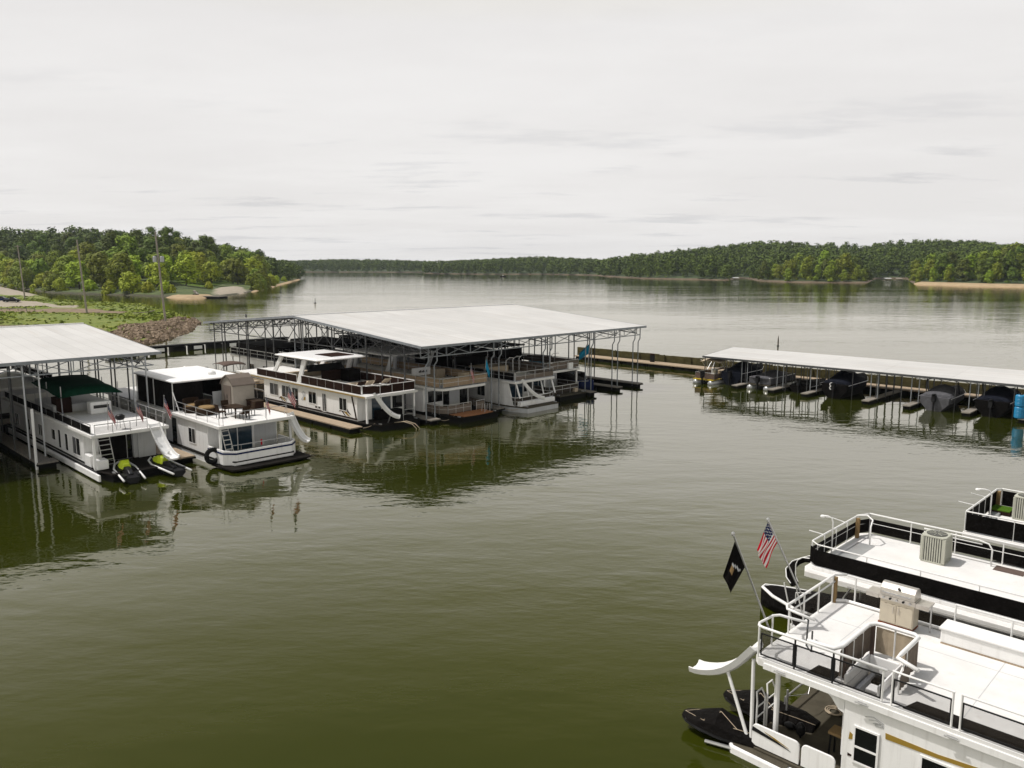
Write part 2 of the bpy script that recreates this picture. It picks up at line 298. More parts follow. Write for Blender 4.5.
# ------------------------------------------------------------------ land
def sdist(poly, X, Y):
    d = np.full(X.shape, 1e9); ins = np.zeros(X.shape, bool); n = len(poly)
    for i in range(n):
        (ax, ay), (bx, by) = poly[i], poly[(i + 1) % n]; ex, ey = bx - ax, by - ay
        tt = np.clip(((X - ax) * ex + (Y - ay) * ey) / (ex * ex + ey * ey + 1e-9), 0, 1)
        d = np.minimum(d, np.hypot(X - ax - tt * ex, Y - ay - tt * ey))
        with np.errstate(divide='ignore', invalid='ignore'):
            c = ((ay > Y) != (by > Y)) & (X < ex * (Y - ay) / (ey if abs(ey) > 1e-9 else 1e-9) + ax)
        ins ^= c
    return np.where(ins, d, -d)
def poly_of(pts): return [(p.x, p.y) for p in (at(x, y) for x, y in pts)]
def wob(X, Y, sc_, seed=0.0):
    return (np.sin(X * sc_ + 1.7 * seed + 2 * np.sin(Y * sc_ * .7 + seed)) + np.sin(Y * sc_ * 1.3 + seed + 1.5 * np.sin(X * sc_ * .6))) * .5
HILL = poly_of([(-260, 284), (0, 286), (30, 290), (50, 293), (90, 294.5), (130, 295.5), (165, 297), (188, 298.5), (215, 297), (232, 295), (250, 292), (270, 287.5), (287, 283), (298, 279.5), (302, 277.5), (294, 275.5), (240, 275.5), (150, 276), (0, 276), (-260, 275)])
SPIT = poly_of([(-260, 283), (0, 287), (25, 293), (46, 297.5), (60, 301.5), (100, 304), (150, 306.5), (172, 312), (194, 318.5), (199, 322), (188, 331), (160, 341), (138, 345), (112, 337), (98, 330), (60, 327), (0, 326.5), (-260, 328)])
RIGHT = poly_of([(598, 276), (640, 278.5), (690, 279.5), (728, 280.3), (738, 278), (748, 278.5), (757, 281), (800, 282.6), (868, 283), (876, 278.5), (905, 278.5), (913, 283.3), (960, 285), (1030, 286.5), (1180, 289), (1180, 269.5), (900, 269), (700, 269.2), (598, 271.5)])
MIDF = poly_of([(425, 273.6), (480, 274.3), (540, 274.3), (600, 275.4), (650, 277), (650, 269), (540, 268.3), (425, 268.6)])
FARF = poly_of([(230, 272.3), (350, 272.2), (440, 272.4), (470, 271.5), (470, 267.6), (230, 267.6)])
def h_hill(d, X, Y): return 0.4 + np.minimum(d, 10) * 0.12 + np.clip(d - 18, 0, 140) * 0.15 + 1.6 * wob(X, Y, .035)* np.clip(d / 30, 0, 1)
def h_spit(d, X, Y): return np.minimum(0.25 * d, 1.0) + np.clip(d - 4, 0, 30) * 0.01 + 0.18 * wob(X, Y, .25) + .1 * wob(X, Y, .8, 2)
def h_right(d, X, Y): return np.minimum(d * .3, 1.6) + np.clip(d - 12, 0, 200) * .105 + 2.2 * wob(X, Y, .02, 1) * np.clip(d / 40, 0, 1)
def h_mid(d, X, Y): return np.minimum(d * .3, 1.2) + np.clip(d - 10, 0, 150) * .05
def h_far(d, X, Y): return np.minimum(d * .3, 1.2) + np.clip(d - 10, 0, 200) * .03
def land_mat(name, top, top2, bank, bank2, zlo, zhi, scale, nscale):
    m = bpy.data.materials.new(name); m.use_nodes = True; t = m.node_tree; b = t.nodes['Principled BSDF']; b.inputs['Roughness'].default_value = 0.95
    tcn = t.nodes.new('ShaderNodeTexCoord')
    def nz(s, d=6):
        n = t.nodes.new('ShaderNodeTexNoise'); n.inputs['Scale'].default_value = s; n.inputs['Detail'].default_value = d; n.inputs['Roughness'].default_value = .65; t.links.new(tcn.outputs['Object'], n.inputs['Vector'])
        r = t.nodes.new('ShaderNodeMapRange'); r.inputs[1].default_value = .35; r.inputs[2].default_value = .65; t.links.new(n.outputs['Fac'], r.inputs[0]); return r.outputs[0]
    def mixc(f, a, c):
        k = t.nodes.new('ShaderNodeMixRGB'); t.links.new(f, k.inputs[0])
        for i, q in ((1, a), (2, c)):
            if isinstance(q, tuple): k.inputs[i].default_value = (*q, 1)
            else: t.links.new(q, k.inputs[i])
        return k.outputs[0]
    a = mixc(nz(scale), top, top2); c = mixc(nz(scale * 3), bank, bank2)
    sp_ = t.nodes.new('ShaderNodeSeparateXYZ'); t.links.new(tcn.outputs['Object'], sp_.inputs[0])
    n = t.nodes.new('ShaderNodeTexNoise'); n.inputs['Scale'].default_value = nscale; n.inputs['Detail'].default_value = 5; t.links.new(tcn.outputs['Object'], n.inputs['Vector'])
    ad_ = t.nodes.new('ShaderNodeMath'); ad_.operation = 'MULTIPLY_ADD'; t.links.new(n.outputs['Fac'], ad_.inputs[0]); ad_.inputs[1].default_value = (zhi - zlo) * 2.5; t.links.new(sp_.outputs[2], ad_.inputs[2])
    r = t.nodes.new('ShaderNodeMapRange'); r.inputs[1].default_value = zlo + (zhi - zlo) * 1.25; r.inputs[2].default_value = zhi + (zhi - zlo) * 1.25; t.links.new(ad_.outputs[0], r.inputs[0])
    t.links.new(mixc(r.outputs[0], c, a), b.inputs['Base Color'])
    bp = t.nodes.new('ShaderNodeBump'); bp.inputs['Strength'].default_value = .6; bp.inputs['Distance'].default_value = .3; t.links.new(nz(scale * 5), bp.inputs['Height']); t.links.new(bp.outputs[0], b.inputs['Normal'])
    return m
def terrain(name, poly, hf, res, m, label, lift=0.0, cut=-1.0, hpoly=None, bbox=None, kind='structure'):
    xs = [p[0] for p in poly]; ys = [p[1] for p in poly]
    x0, x1, y0, y1 = (min(xs) - 2 * res, max(xs) + 2 * res, min(ys) - 2 * res, max(ys) + 2 * res) if not bbox else bbox
    gx = np.arange(x0, x1 + res, res); gy = np.arange(y0, y1 + res, res); X, Y = np.meshgrid(gx, gy)
    d = sdist(poly, X, Y); dh = sdist(hpoly, X, Y) if hpoly else d
    Z = np.where(dh > 0, hf(np.maximum(dh, 0), X, Y) + .02, np.maximum(dh * .3, -2.0)) + lift
    if hpoly: Z = np.where(d > 0, Z, Z - lift - .15)
    keep = d > -1.6 * res
    ny, nx = X.shape; idx = -np.ones(X.shape, int); vs = []; 
    f = []
    kk = keep[:-1, :-1] & keep[1:, :-1] & keep[:-1, 1:] & keep[1:, 1:]
    used = np.zeros(X.shape, bool); used[:-1, :-1] |= kk; used[1:, :-1] |= kk; used[:-1, 1:] |= kk; used[1:, 1:] |= kk
    idx[used] = np.arange(used.sum()); vs = np.stack([X[used], Y[used], Z[used]], 1)
    q = np.stack([idx[:-1, :-1][kk], idx[:-1, 1:][kk], idx[1:, 1:][kk], idx[1:, :-1][kk]], 1)
    me = bpy.data.meshes.new(name); me.from_pydata(vs.tolist(), [], q.tolist()); me.materials.append(m); me.polygons.foreach_set('use_smooth', [True] * len(me.polygons))
    o = bpy.data.objects.new(name, me); COL.objects.link(o); return tag(o, label, kind=kind)
grassm = land_mat('spit_grass', (0.095, 0.14, 0.013), (0.185, 0.205, 0.035), (0.12, 0.09, 0.055), (0.2, 0.15, 0.1), .12, .4, .25, .15)
hillm = land_mat('hill_floor', (0.03, 0.05, 0.012), (0.10, 0.13, 0.03), (0.030, 0.032, 0.012), (0.06, 0.052, 0.025), .4, .8, .08, .06)
rightm = land_mat('wooded_bank', (0.025, 0.04, 0.012), (0.05, 0.075, 0.02), (0.08, 0.058, 0.036), (0.15, 0.108, 0.068), .6, 1.1, .06, .05)
gravel = mat('pale_gravel', (0.36, 0.315, 0.25), .95, var=.12, scale=.6, bump=.4, bscale=6)
sandm = mat('beach_sand', (0.40, 0.30, 0.185), .95, var=.12, scale=.3)
terrain('grass_spit', SPIT, h_spit, 1.6, grassm, 'low grassy spit of land reaching into the lake', bbox=(-330, -60, 128, 480))
terrain('hill', HILL, h_hill, 5, hillm, 'wooded hillside rising behind the inlet')
terrain('wooded_shore', RIGHT, h_right, 9, rightm, 'far wooded shore across the lake')
terrain('distant_shore', MIDF, h_mid, 16, rightm, 'distant low shore beyond the lake')
terrain('distant_hills', FARF, h_far, 22, rightm, 'hazy hills at the end of the lake')
LOT = poly_of([(-120, 301), (0, 303), (22, 304), (46, 307.5), (60, 309.6), (79, 309.8), (76, 312), (52, 312.8), (40, 310.6), (0, 312), (-120, 311)])
terrain('gravel_lot', LOT, h_spit, 1.6, gravel, 'pale gravel parking area on the spit', lift=.14, hpoly=SPIT)
TRK = poly_of([(-60, 314.8), (20, 314.2), (60, 313.8), (100, 314.2), (132, 316.5), (120, 318.2), (60, 317.8), (0, 318.2), (-60, 318.6)])
terrain('gravel_track', TRK, h_spit, 1.4, mat('brown_gravel', (0.26, 0.20, 0.14), .95, var=.2, scale=.6, bump=.4, bscale=6), 'bare gravel track along the water side of the spit', lift=.12, hpoly=SPIT)
ROADP = poly_of([(-60, 284), (0, 287), (20, 291), (38, 296), (30, 299.5), (10, 297.5), (-60, 294)])
terrain('dirt_road', ROADP, h_spit, 2.5, gravel, 'dusty road coming down to the spit', lift=.2, hpoly=SPIT)
RAMP = poly_of([(216, 297.0), (238, 294.3), (243, 291.5), (238, 289.6), (224, 290.2), (220, 292)])
terrain('boat_ramp', RAMP, h_hill, 3, gravel, 'pale boat ramp sloping into the inlet', lift=.35, hpoly=HILL)
CLEAR = poly_of([(176, 297), (190, 298.3), (215, 296.5), (213, 292.5), (222, 288), (236, 287.5), (236, 289.5), (200, 291.5), (182, 294)])
lawnm = mat('lawn', (0.10, 0.15, 0.025), .95, var=.25, scale=.15)
terrain('lawn', poly_of([(176, 291.5), (202, 292), (222, 288.3), (240, 286), (246, 283), (215, 284), (180, 287)]), h_hill, 3, lawnm, 'open grass beside the boat ramp', lift=.25, hpoly=HILL)
terrain('beach', poly_of([(914, 284.4), (960, 286), (1030, 287.6), (1100, 288.6), (1100, 287.0), (1030, 285.6), (960, 284.3), (916, 282.8)]), lambda d, X, Y: np.minimum(d * .3, 1.0) + .25, 2.5, sandm, 'strip of tan sand under the right-hand trees')

terrain('beach', poly_of([(166, 297.6), (190, 299.0), (216, 297.4), (214, 296.0), (190, 297.2), (172, 296.8)]), lambda d, X, Y: np.minimum(d * .3, .9) + .25, 2.5, sandm, 'tan bank left of the boat ramp')
terrain('beach', poly_of([(252, 292.4), (270, 288.0), (287, 283.4), (300, 279.8), (298, 279.3), (285, 282.6), (267, 287.5), (252, 291.4)]), lambda d, X, Y: np.minimum(d * .3, 1.1) + .25, 2.5, sandm, 'rocky tan bank along the wooded point')

# ------------------------------------------------------------------ trees
rng = np.random.default_rng(7)
def leaf_quads(centers, normals, size, rg):
    n = len(centers); a = rg.normal(size=(n, 3)); a -= normals * (a * normals).sum(1, keepdims=True); a /= np.linalg.norm(a, axis=1, keepdims=True) + 1e-9
    b = np.cross(normals, a); s = size * rg.uniform(.55, 1.25, (n, 1)); a = a * s; b = b * s * rg.uniform(.5, .9, (n, 1))
    return np.stack([centers - a, centers - b, centers + a, centers + b], 1).reshape(-1, 3)
def crown_pts(h, rad, nq, rg, low=.25, clumps=11, peak=.75):
    # clumps of leaves spread through an uneven crown volume
    cs = []; 
    for i in range(clumps):
        f = (i + .5) / clumps; z = h * (low + (1 - low) * f * .88); prof = math.sin(math.pi * min(1, (.18 + .82 * f))) ** .6
        an = rg.uniform(0, 6.28); rr = rad * prof * rg.uniform(.25, .72); cs.append((rr * math.cos(an), rr * math.sin(an), z, rad * rg.uniform(.36, .55) * (1.0 - .35 * f)))
    cs.append((0, 0, h * .86, rad * .42)); cs.append((0, 0, h * .6, rad * .62))
    cs = np.array(cs); wts = cs[:, 3] ** 2; k = rg.choice(len(cs), nq, p=wts / wts.sum()); dr = rg.normal(size=(nq, 3)); dr /= np.linalg.norm(dr, axis=1, keepdims=True)
    dr[:, 2] = np.where(dr[:, 2] < -.5, -dr[:, 2], dr[:, 2])
    rr = cs[k, 3:4] * (1 - .55 * rg.random((nq, 1)) ** 2.2) * (1 + .22 * np.sin(5 * dr[:, :1] + 3 * dr[:, 1:2] * 2 + k[:, None])); c = cs[k, :3] + dr * rr * np.array([1, 1, .85])
    nr = dr + rg.normal(size=(nq, 3)) * .34 + np.array([0, 0, .30]); nr /= np.linalg.norm(nr, axis=1, keepdims=True)
    return c, nr
def mesh_np(name, vs, m):
    me = bpy.data.meshes.new(name); n = len(vs) // 4; me.vertices.add(len(vs)); me.vertices.foreach_set('co', vs.astype(np.float32).ravel()); me.loops.add(4 * n); me.loops.foreach_set('vertex_index', np.arange(4 * n, dtype=np.int32))
    me.polygons.add(n); me.polygons.foreach_set('loop_start', np.arange(0, 4 * n, 4, dtype=np.int32)); me.polygons.foreach_set('loop_total', np.full(n, 4, np.int32)); me.materials.append(m); me.update(); me.validate(); return me
leaf_d = mat('dark_leaves', (0.056, 0.088, 0.007), .7, scale=.35, col2=(0.092, 0.134, 0.011), rnd=.3, spec=.25)
leaf_m = mat('mid_leaves', (0.12, 0.175, 0.008), .7, scale=.35, col2=(0.18, 0.24, 0.013), rnd=.25, spec=.25)
leaf_l = mat('light_leaves', (0.22, 0.30, 0.010), .7, scale=.35, col2=(0.30, 0.37, 0.016), rnd=.2, spec=.25)
leaf_far = mat('far_leaves', (0.042, 0.068, 0.008), .75, scale=.075, col2=(0.092, 0.130, 0.014), spec=.2)
polem_ = mat('driftwood', (0.30, 0.26, 0.21), .9, var=.2)
bark = mat('bark', (0.10, 0.08, 0.06), .95, var=.2)
def trunk_mesh(h, r, rg):
    m = MB(); m.tube([(0, 0, -.6), (rg.normal() * .1, rg.normal() * .1, h * .35), (rg.normal() * .3, rg.normal() * .3, h * .75)], r, 7, r * .35)
    for i in range(5):
        z = h * (.3 + .1 * i); a = rg.uniform(0, 6.28); l = h * .22; m.tube([(0, 0, z), (l * .6 * math.cos(a), l * .6 * math.sin(a), z + l * .45), (l * math.cos(a), l * math.sin(a), z + l)], r * .4, 5, r * .1)
    o = m.build('trunk', bark); me = o.data; bpy.data.objects.remove(o); return me
TK = []
for i, (h, rad, lm) in enumerate([(17, 6.0, leaf_d), (14, 6.6, leaf_d), (20, 5.6, leaf_d), (15, 6.6, leaf_m), (12, 5.4, leaf_m), (12, 5.8, leaf_l), (9, 4.4, leaf_l)]):
    rg = np.random.default_rng(100 + i); c, nr = crown_pts(h, rad, 3600, rg, low=.14, clumps=(9, 12, 15, 8, 11, 8, 7)[i]); TK.append((h, mesh_np('crown', leaf_quads(c, nr, .43, rg), lm), trunk_mesh(h, .28, rg)))
def rand_in(poly, n, dmin, dmax, sep, seed, weight=None):
    rg = np.random.default_rng(seed); xs = [p[0] for p in poly]; ys = [p[1] for p in poly]; X = rg.uniform(min(xs), max(xs), n); Y = rg.uniform(min(ys), max(ys), n); d = sdist(poly, X, Y)
    ok = (d > dmin) & (d < dmax); X, Y, d = X[ok], Y[ok], d[ok]; px = 512 + FPX * X / (Y * cp); k = (px > -45) & (px < 1070); X, Y, d = X[k], Y[k], d[k]
    o = np.argsort(Y); keep = []; cells = {}
    for i in o:
        cx, cy = int(X[i] // sep), int(Y[i] // sep)
        if all((X[i] - X[j]) ** 2 + (Y[i] - Y[j]) ** 2 > sep * sep for a in (-1, 0, 1) for b in (-1, 0, 1) for j in cells.get((cx + a, cy + b), ())): cells.setdefault((cx, cy), []).append(i); keep.append(i)
    return [(X[i], Y[i], d[i]) for i in keep]
def inside(poly, x, y): return sdist(poly, np.array([x]), np.array([y]))[0]
hill_h = lambda x, y, d: float(h_hill(np.array([d]), np.array([x]), np.array([y]))[0])
rtr = random.Random(5)
TREE_LABEL = {'d': ('dark green broadleaf tree packed in the wooded hillside behind the inlet', 'dark trees of the wooded hillside'),
              'm': ('mid green broadleaf tree in the lower wood beside the inlet', 'mid green trees beside the inlet'),
              'l': ('small bright yellow green tree at the water edge of the inlet', 'bright trees along the inlet')}
def place_tree(kind, x, y, z, s, sz=1.0, label=None, group=None, name='broadleaf_tree'):
    h, cm, tm = TK[kind]; lk = 'd' if kind < 3 else 'm' if kind < 5 else 'l'; lb, gp = TREE_LABEL[lk]
    o = thing(name, label or lb, 'tree', (x, y, z), rtr.uniform(0, 6.28), group or gp); o.scale = (s * 1.15, s * 1.15, s * sz)
    for nm, me in (('trunk', tm), ('crown', cm)):
        c = bpy.data.objects.new(nm, me); COL.objects.link(c); c.parent = o
    return o
pts = rand_in(HILL, 12000, 0.6, 175, 10.5, 3)
nleft = 0; extra = []
for x, y, d in pts:
    if inside(CLEAR, x, y) > -1 or inside(RAMP, x, y) > -2 or inside(ROADP, x, y) > -2: continue
    px = pxof((x, y, 5))[0]
    if d < 10: k = rtr.choice([5, 6, 4, 3, 6]); s = rtr.uniform(.7, 1.05)
    elif d < 40: k = rtr.choice([3, 4, 5, 3, 4, 5]); s = rtr.uniform(1.0, 1.35)
    else: k = rtr.choice([0, 1, 2, 0, 1, 2, 3]); s = rtr.choice([rtr.uniform(.9, 1.1), rtr.uniform(1.05, 1.3), rtr.uniform(1.2, 1.45)])
    if px > 262: s *= .8
    if nleft < 195: place_tree(k, x, y, hill_h(x, y, d) - .3 - (2.4 * s if d < 10 else 0), s, rtr.uniform(.9, 1.1)); nleft += 1
    else: extra.append((x, y, hill_h(x, y, d), s * 16))
# low bushes with a place of their own
for px_, py_, s, lab in [(128, 294.3, .48, 'round bright green bush standing at the far edge of the inlet'), (140, 294.8, .5, 'wide bright green bush right of the round one at the inlet'), (147, 295.2, .36, 'lowest bright bush in the clump by the utility pole with transformers'),
        (113, 294.6, .28, 'small yellow green bush left of the bush clump on the inlet bank'), (209, 293.0, .55, 'dense bright green bush standing alone beside the boat ramp'), (255, 290.6, .42, 'dark upright young tree at the water right of the boat ramp'), (262, 290.0, .3, 'thin dark shrub at the rocky water edge past the boat ramp'),
        (12, 289.5, .3, 'yellowish bush beside the dusty road by the parked cars'), (33, 294.5, .3, 'yellow green bush on the bank above the parking area'), (172, 296.0, .5, 'bright green bush left of the mown grass by the ramp')]:
    p = at(px_, py_); place_tree(6 if 'dark' not in lab else 4, p.x, p.y, .3, s, .95, lab, 'bushes along the inlet shore', 'shoreline_bush')
for k in range(22):
    px_ = 58 + 6.3 * k + rtr.uniform(-4, 4); py_ = rtr.uniform(305, 309) + max(0, (px_ - 120) * .09) if k % 3 else rtr.uniform(319, 325) - max(0, (px_ - 110) * .06)
    p = at(px_, py_, .9)
    if inside(SPIT, p.x, p.y) > 1: place_tree(6 if k % 2 else 4, p.x, p.y, .2, rtr.uniform(.07, .15), rtr.uniform(.8, 1.2), 'low weedy shrub growing in the rough grass of the spit', 'weedy shrubs on the spit', 'weedy_shrub')
p = at(145, 313.5, 1.0); lg = thing('driftwood_log', 'grey driftwood log lying on the grass spit near the transformer pole', 'log', p + V((0, 0, .1)), R(35)); m = MB(); m.tube([(-2.6, 0, 0), (-1, .1, .12), (1, -.1, .2), (2.4, .1, .7)], .2, 7, .1); m.tube([(.8, -.1, .2), (1.3, -.7, .6)], .09, 5); m.build('log', polem_, lg)
# far wood: the largest trees of the right shore as individuals, the rest as one mass
FT = []
for i, lm in enumerate([leaf_d, leaf_d, leaf_m, leaf_d, leaf_m]):
    rg = np.random.default_rng(200 + i); c, nr = crown_pts(15, 6.2, 1300, rg, low=.06, clumps=8); FT.append(mesh_np('canopy_tree', leaf_quads(c, nr, .66, rg), lm))
rp = rand_in(RIGHT, 60000, 1.2, 260, 8.2, 11); rp.sort(key=lambda q: q[1] ** 2 + q[0] ** 2)
nright = 0
for x, y, d in rp:
    z = float(h_right(np.array([d]), np.array([x]), np.array([y]))[0]); s = rtr.choice([rtr.uniform(.7, .9), rtr.uniform(.9, 1.1), rtr.uniform(1.05, 1.25)]) * (.75 if d < 10 else 1)
    if nright < 100:
        o = bpy.data.objects.new('shore_tree', FT[rtr.choice([2, 4, 0, 1, 2]) if d < 18 else rtr.randrange(5)]); COL.objects.link(o); o.location = (x, y, z - .4); o.rotation_euler = (0, 0, rtr.uniform(0, 6.28)); o.scale = (s, s, s * rtr.uniform(.9, 1.15))
        tag(o, 'tree in the front rows of the dense wood along the right-hand far shore', 'tree', 'front trees of the right-hand far shore'); nright += 1
    else: extra.append((x, y, z, s * 16))
for poly, hf, sep, dm, n, hh, sd_ in ((MIDF, h_mid, 10, 240, 30000, 15, 21), (FARF, h_far, 12, 260, 30000, 15, 22)):
    for x, y, d in rand_in(poly, n, .5, dm, sep, sd_): extra.append((x, y, float(hf(np.array([d]), np.array([x]), np.array([y]))[0]), hh * rtr.uniform(.75, 1.15)))
vs = []
rg = np.random.default_rng(77); protos = []
for i in range(6):
    c, nr = crown_pts(1.0, (.38, .46, .42, .5, .40, .44)[i], 270, rg, low=.1, clumps=(6, 9, 12, 7, 10, 8)[i]); protos.append(leaf_quads(c, nr, .062, rg))
for x, y, z, h in extra:
    q = protos[rtr.randrange(6)]; a = rtr.uniform(0, 6.28); ca, sa = math.cos(a), math.sin(a); wd = h * rtr.uniform(.95, 1.2)
    vs.append(np.stack([x + (q[:, 0] * ca - q[:, 1] * sa) * wd, y + (q[:, 0] * sa + q[:, 1] * ca) * wd, z - .5 + q[:, 2] * h], 1))
fo = bpy.data.objects.new('forest', mesh_np('forest', np.concatenate(vs), leaf_far)); COL.objects.link(fo); tag(fo, 'dense dark green forest mass covering the far shores', kind='stuff')
print('trees', nleft, nright, len(extra))

RIP = poly_of([(106, 335), (125, 331), (150, 327.5), (176, 323), (192, 319.5), (201, 322), (190, 332), (160, 342.5), (138, 346), (110, 338)])
# grass tufts and weeds on the spit, riprap at its point
rg = np.random.default_rng(31); xs = rg.uniform(-260, -60, 60000); ys = rg.uniform(130, 300, 60000); d = sdist(SPIT, xs, ys)
ok = (d > .8) & (sdist(LOT, xs, ys) < 0) & (sdist(TRK, xs, ys) < 0) & (sdist(RIP, xs, ys) < .2) & (wob(xs, ys, .12, 3) + rg.normal(size=len(xs)) * .4 > -.2); xs, ys, d = xs[ok], ys[ok], d[ok]
zs = h_spit(d, xs, ys); n = len(xs); a = rg.uniform(0, 3.14, n); hh = rg.uniform(.10, .30, n) * (1 + .8 * (wob(xs, ys, .1, 9) > .5)); wd = rg.uniform(.2, .5, n)
dxv, dyv = np.cos(a) * wd, np.sin(a) * wd; lx, ly = rg.normal(size=n) * .32, rg.normal(size=n) * .32
q = np.stack([np.stack([xs - dxv, ys - dyv, zs - .05], 1), np.stack([xs + dxv, ys + dyv, zs - .05], 1), np.stack([xs + dxv * .8 + lx, ys + dyv * .8 + ly, zs + hh], 1), np.stack([xs - dxv * .8 + lx, ys - dyv * .8 + ly, zs + hh * .8], 1)], 1).reshape(-1, 3)
tuft = mat('grass_tufts', (0.13, 0.185, 0.018), .9, scale=.12, col2=(0.22, 0.24, 0.04), spec=.2)
go = bpy.data.objects.new('grass', mesh_np('grass', q, tuft)); COL.objects.link(go); tag(go, 'rough tufts of green grass covering the spit', kind='stuff')
rock = mat('riprap_stone', (0.33, 0.255, 0.185), .95, scale=.9, col2=(0.12, 0.088, 0.062), bump=.4)
mb = MB(); xs = rg.uniform(-110, -55, 16000); ys = rg.uniform(120, 200, 16000); dr = sdist(RIP, xs, ys); ds = sdist(SPIT, xs, ys); c = 0
for x, y, a_, b_ in zip(xs, ys, dr, ds):
    if a_ > 0 and -1.2 < b_ and c < 4500:
        z = max(-.1, float(h_spit(np.array([max(b_, 0)]), np.array([x]), np.array([y]))[0])); r = rg.uniform(.14, .42); c += 1
        base = [V((sx, sy, sz)) for sz in (-.7, .7) for sx, sy in ((-1, -1), (1, -1), (1, 1), (-1, 1))]; rot = Matrix.Rotation(rg.uniform(0, 6), 3, V(rg.normal(size=3)).normalized())
        mb.add([rot @ (b * r * rg.uniform(.6, 1.05)) + V((x, y, z)) for b in base], [(3, 2, 1, 0), (4, 5, 6, 7), (0, 1, 5, 4), (1, 2, 6, 5), (2, 3, 7, 6), (3, 0, 4, 7)])
tag(mb.build('rubble', rock), 'loose brown riprap stones around the point of the spit', kind='stuff')

# ------------------------------------------------------------------ covered docks (local x = s, y = t)
def finger(root, x, y0, y1, wd, m=woodg, z=.45):
    a = MB(); a.box(x - wd / 2, x + wd / 2, y0, y1, z - .09, z); f = a.build('finger_dock', m, root)
    b = MB(); n = max(2, int(abs(y1 - y0) / 2.6)); yy = np.linspace(min(y0, y1) + .15, max(y0, y1) - .15, n + 1)
    for i in range(n): b.box(x - wd / 2 + .06, x + wd / 2 - .06, yy[i] + .12, yy[i + 1] - .12, -.25, z - .1)
    b.box(x - wd / 2 - .04, x + wd / 2 + .04, min(y0, y1) - .04, max(y0, y1) + .04, z - .2, z - .095)
    b.build('float', floatm, f); return f
def truss_line(m, a, b, z_of, drop, n):
    a, b = V(a), V(b); tp = []; bt = []
    for i in range(n + 1):
        p = a.lerp(b, i / n); tp.append(V((p.x, p.y, z_of(p) - .12))); bt.append(V((p.x, p.y, z_of(p) - drop)))
    m.bar(tp[0], tp[-1], .11) if abs(tp[len(tp) // 2].z - (tp[0].z + tp[-1].z) / 2) < .05 else [m.bar(tp[i], tp[i + 1], .11) for i in range(n)]
    for i in range(n):
        m.bar(bt[i], bt[i + 1], .08); m.bar(tp[i], bt[i + 1] if i % 2 else bt[i + 1], .05); m.bar(bt[i], tp[i + 1], .05)
        m.bar(tp[i], bt[i], .05)
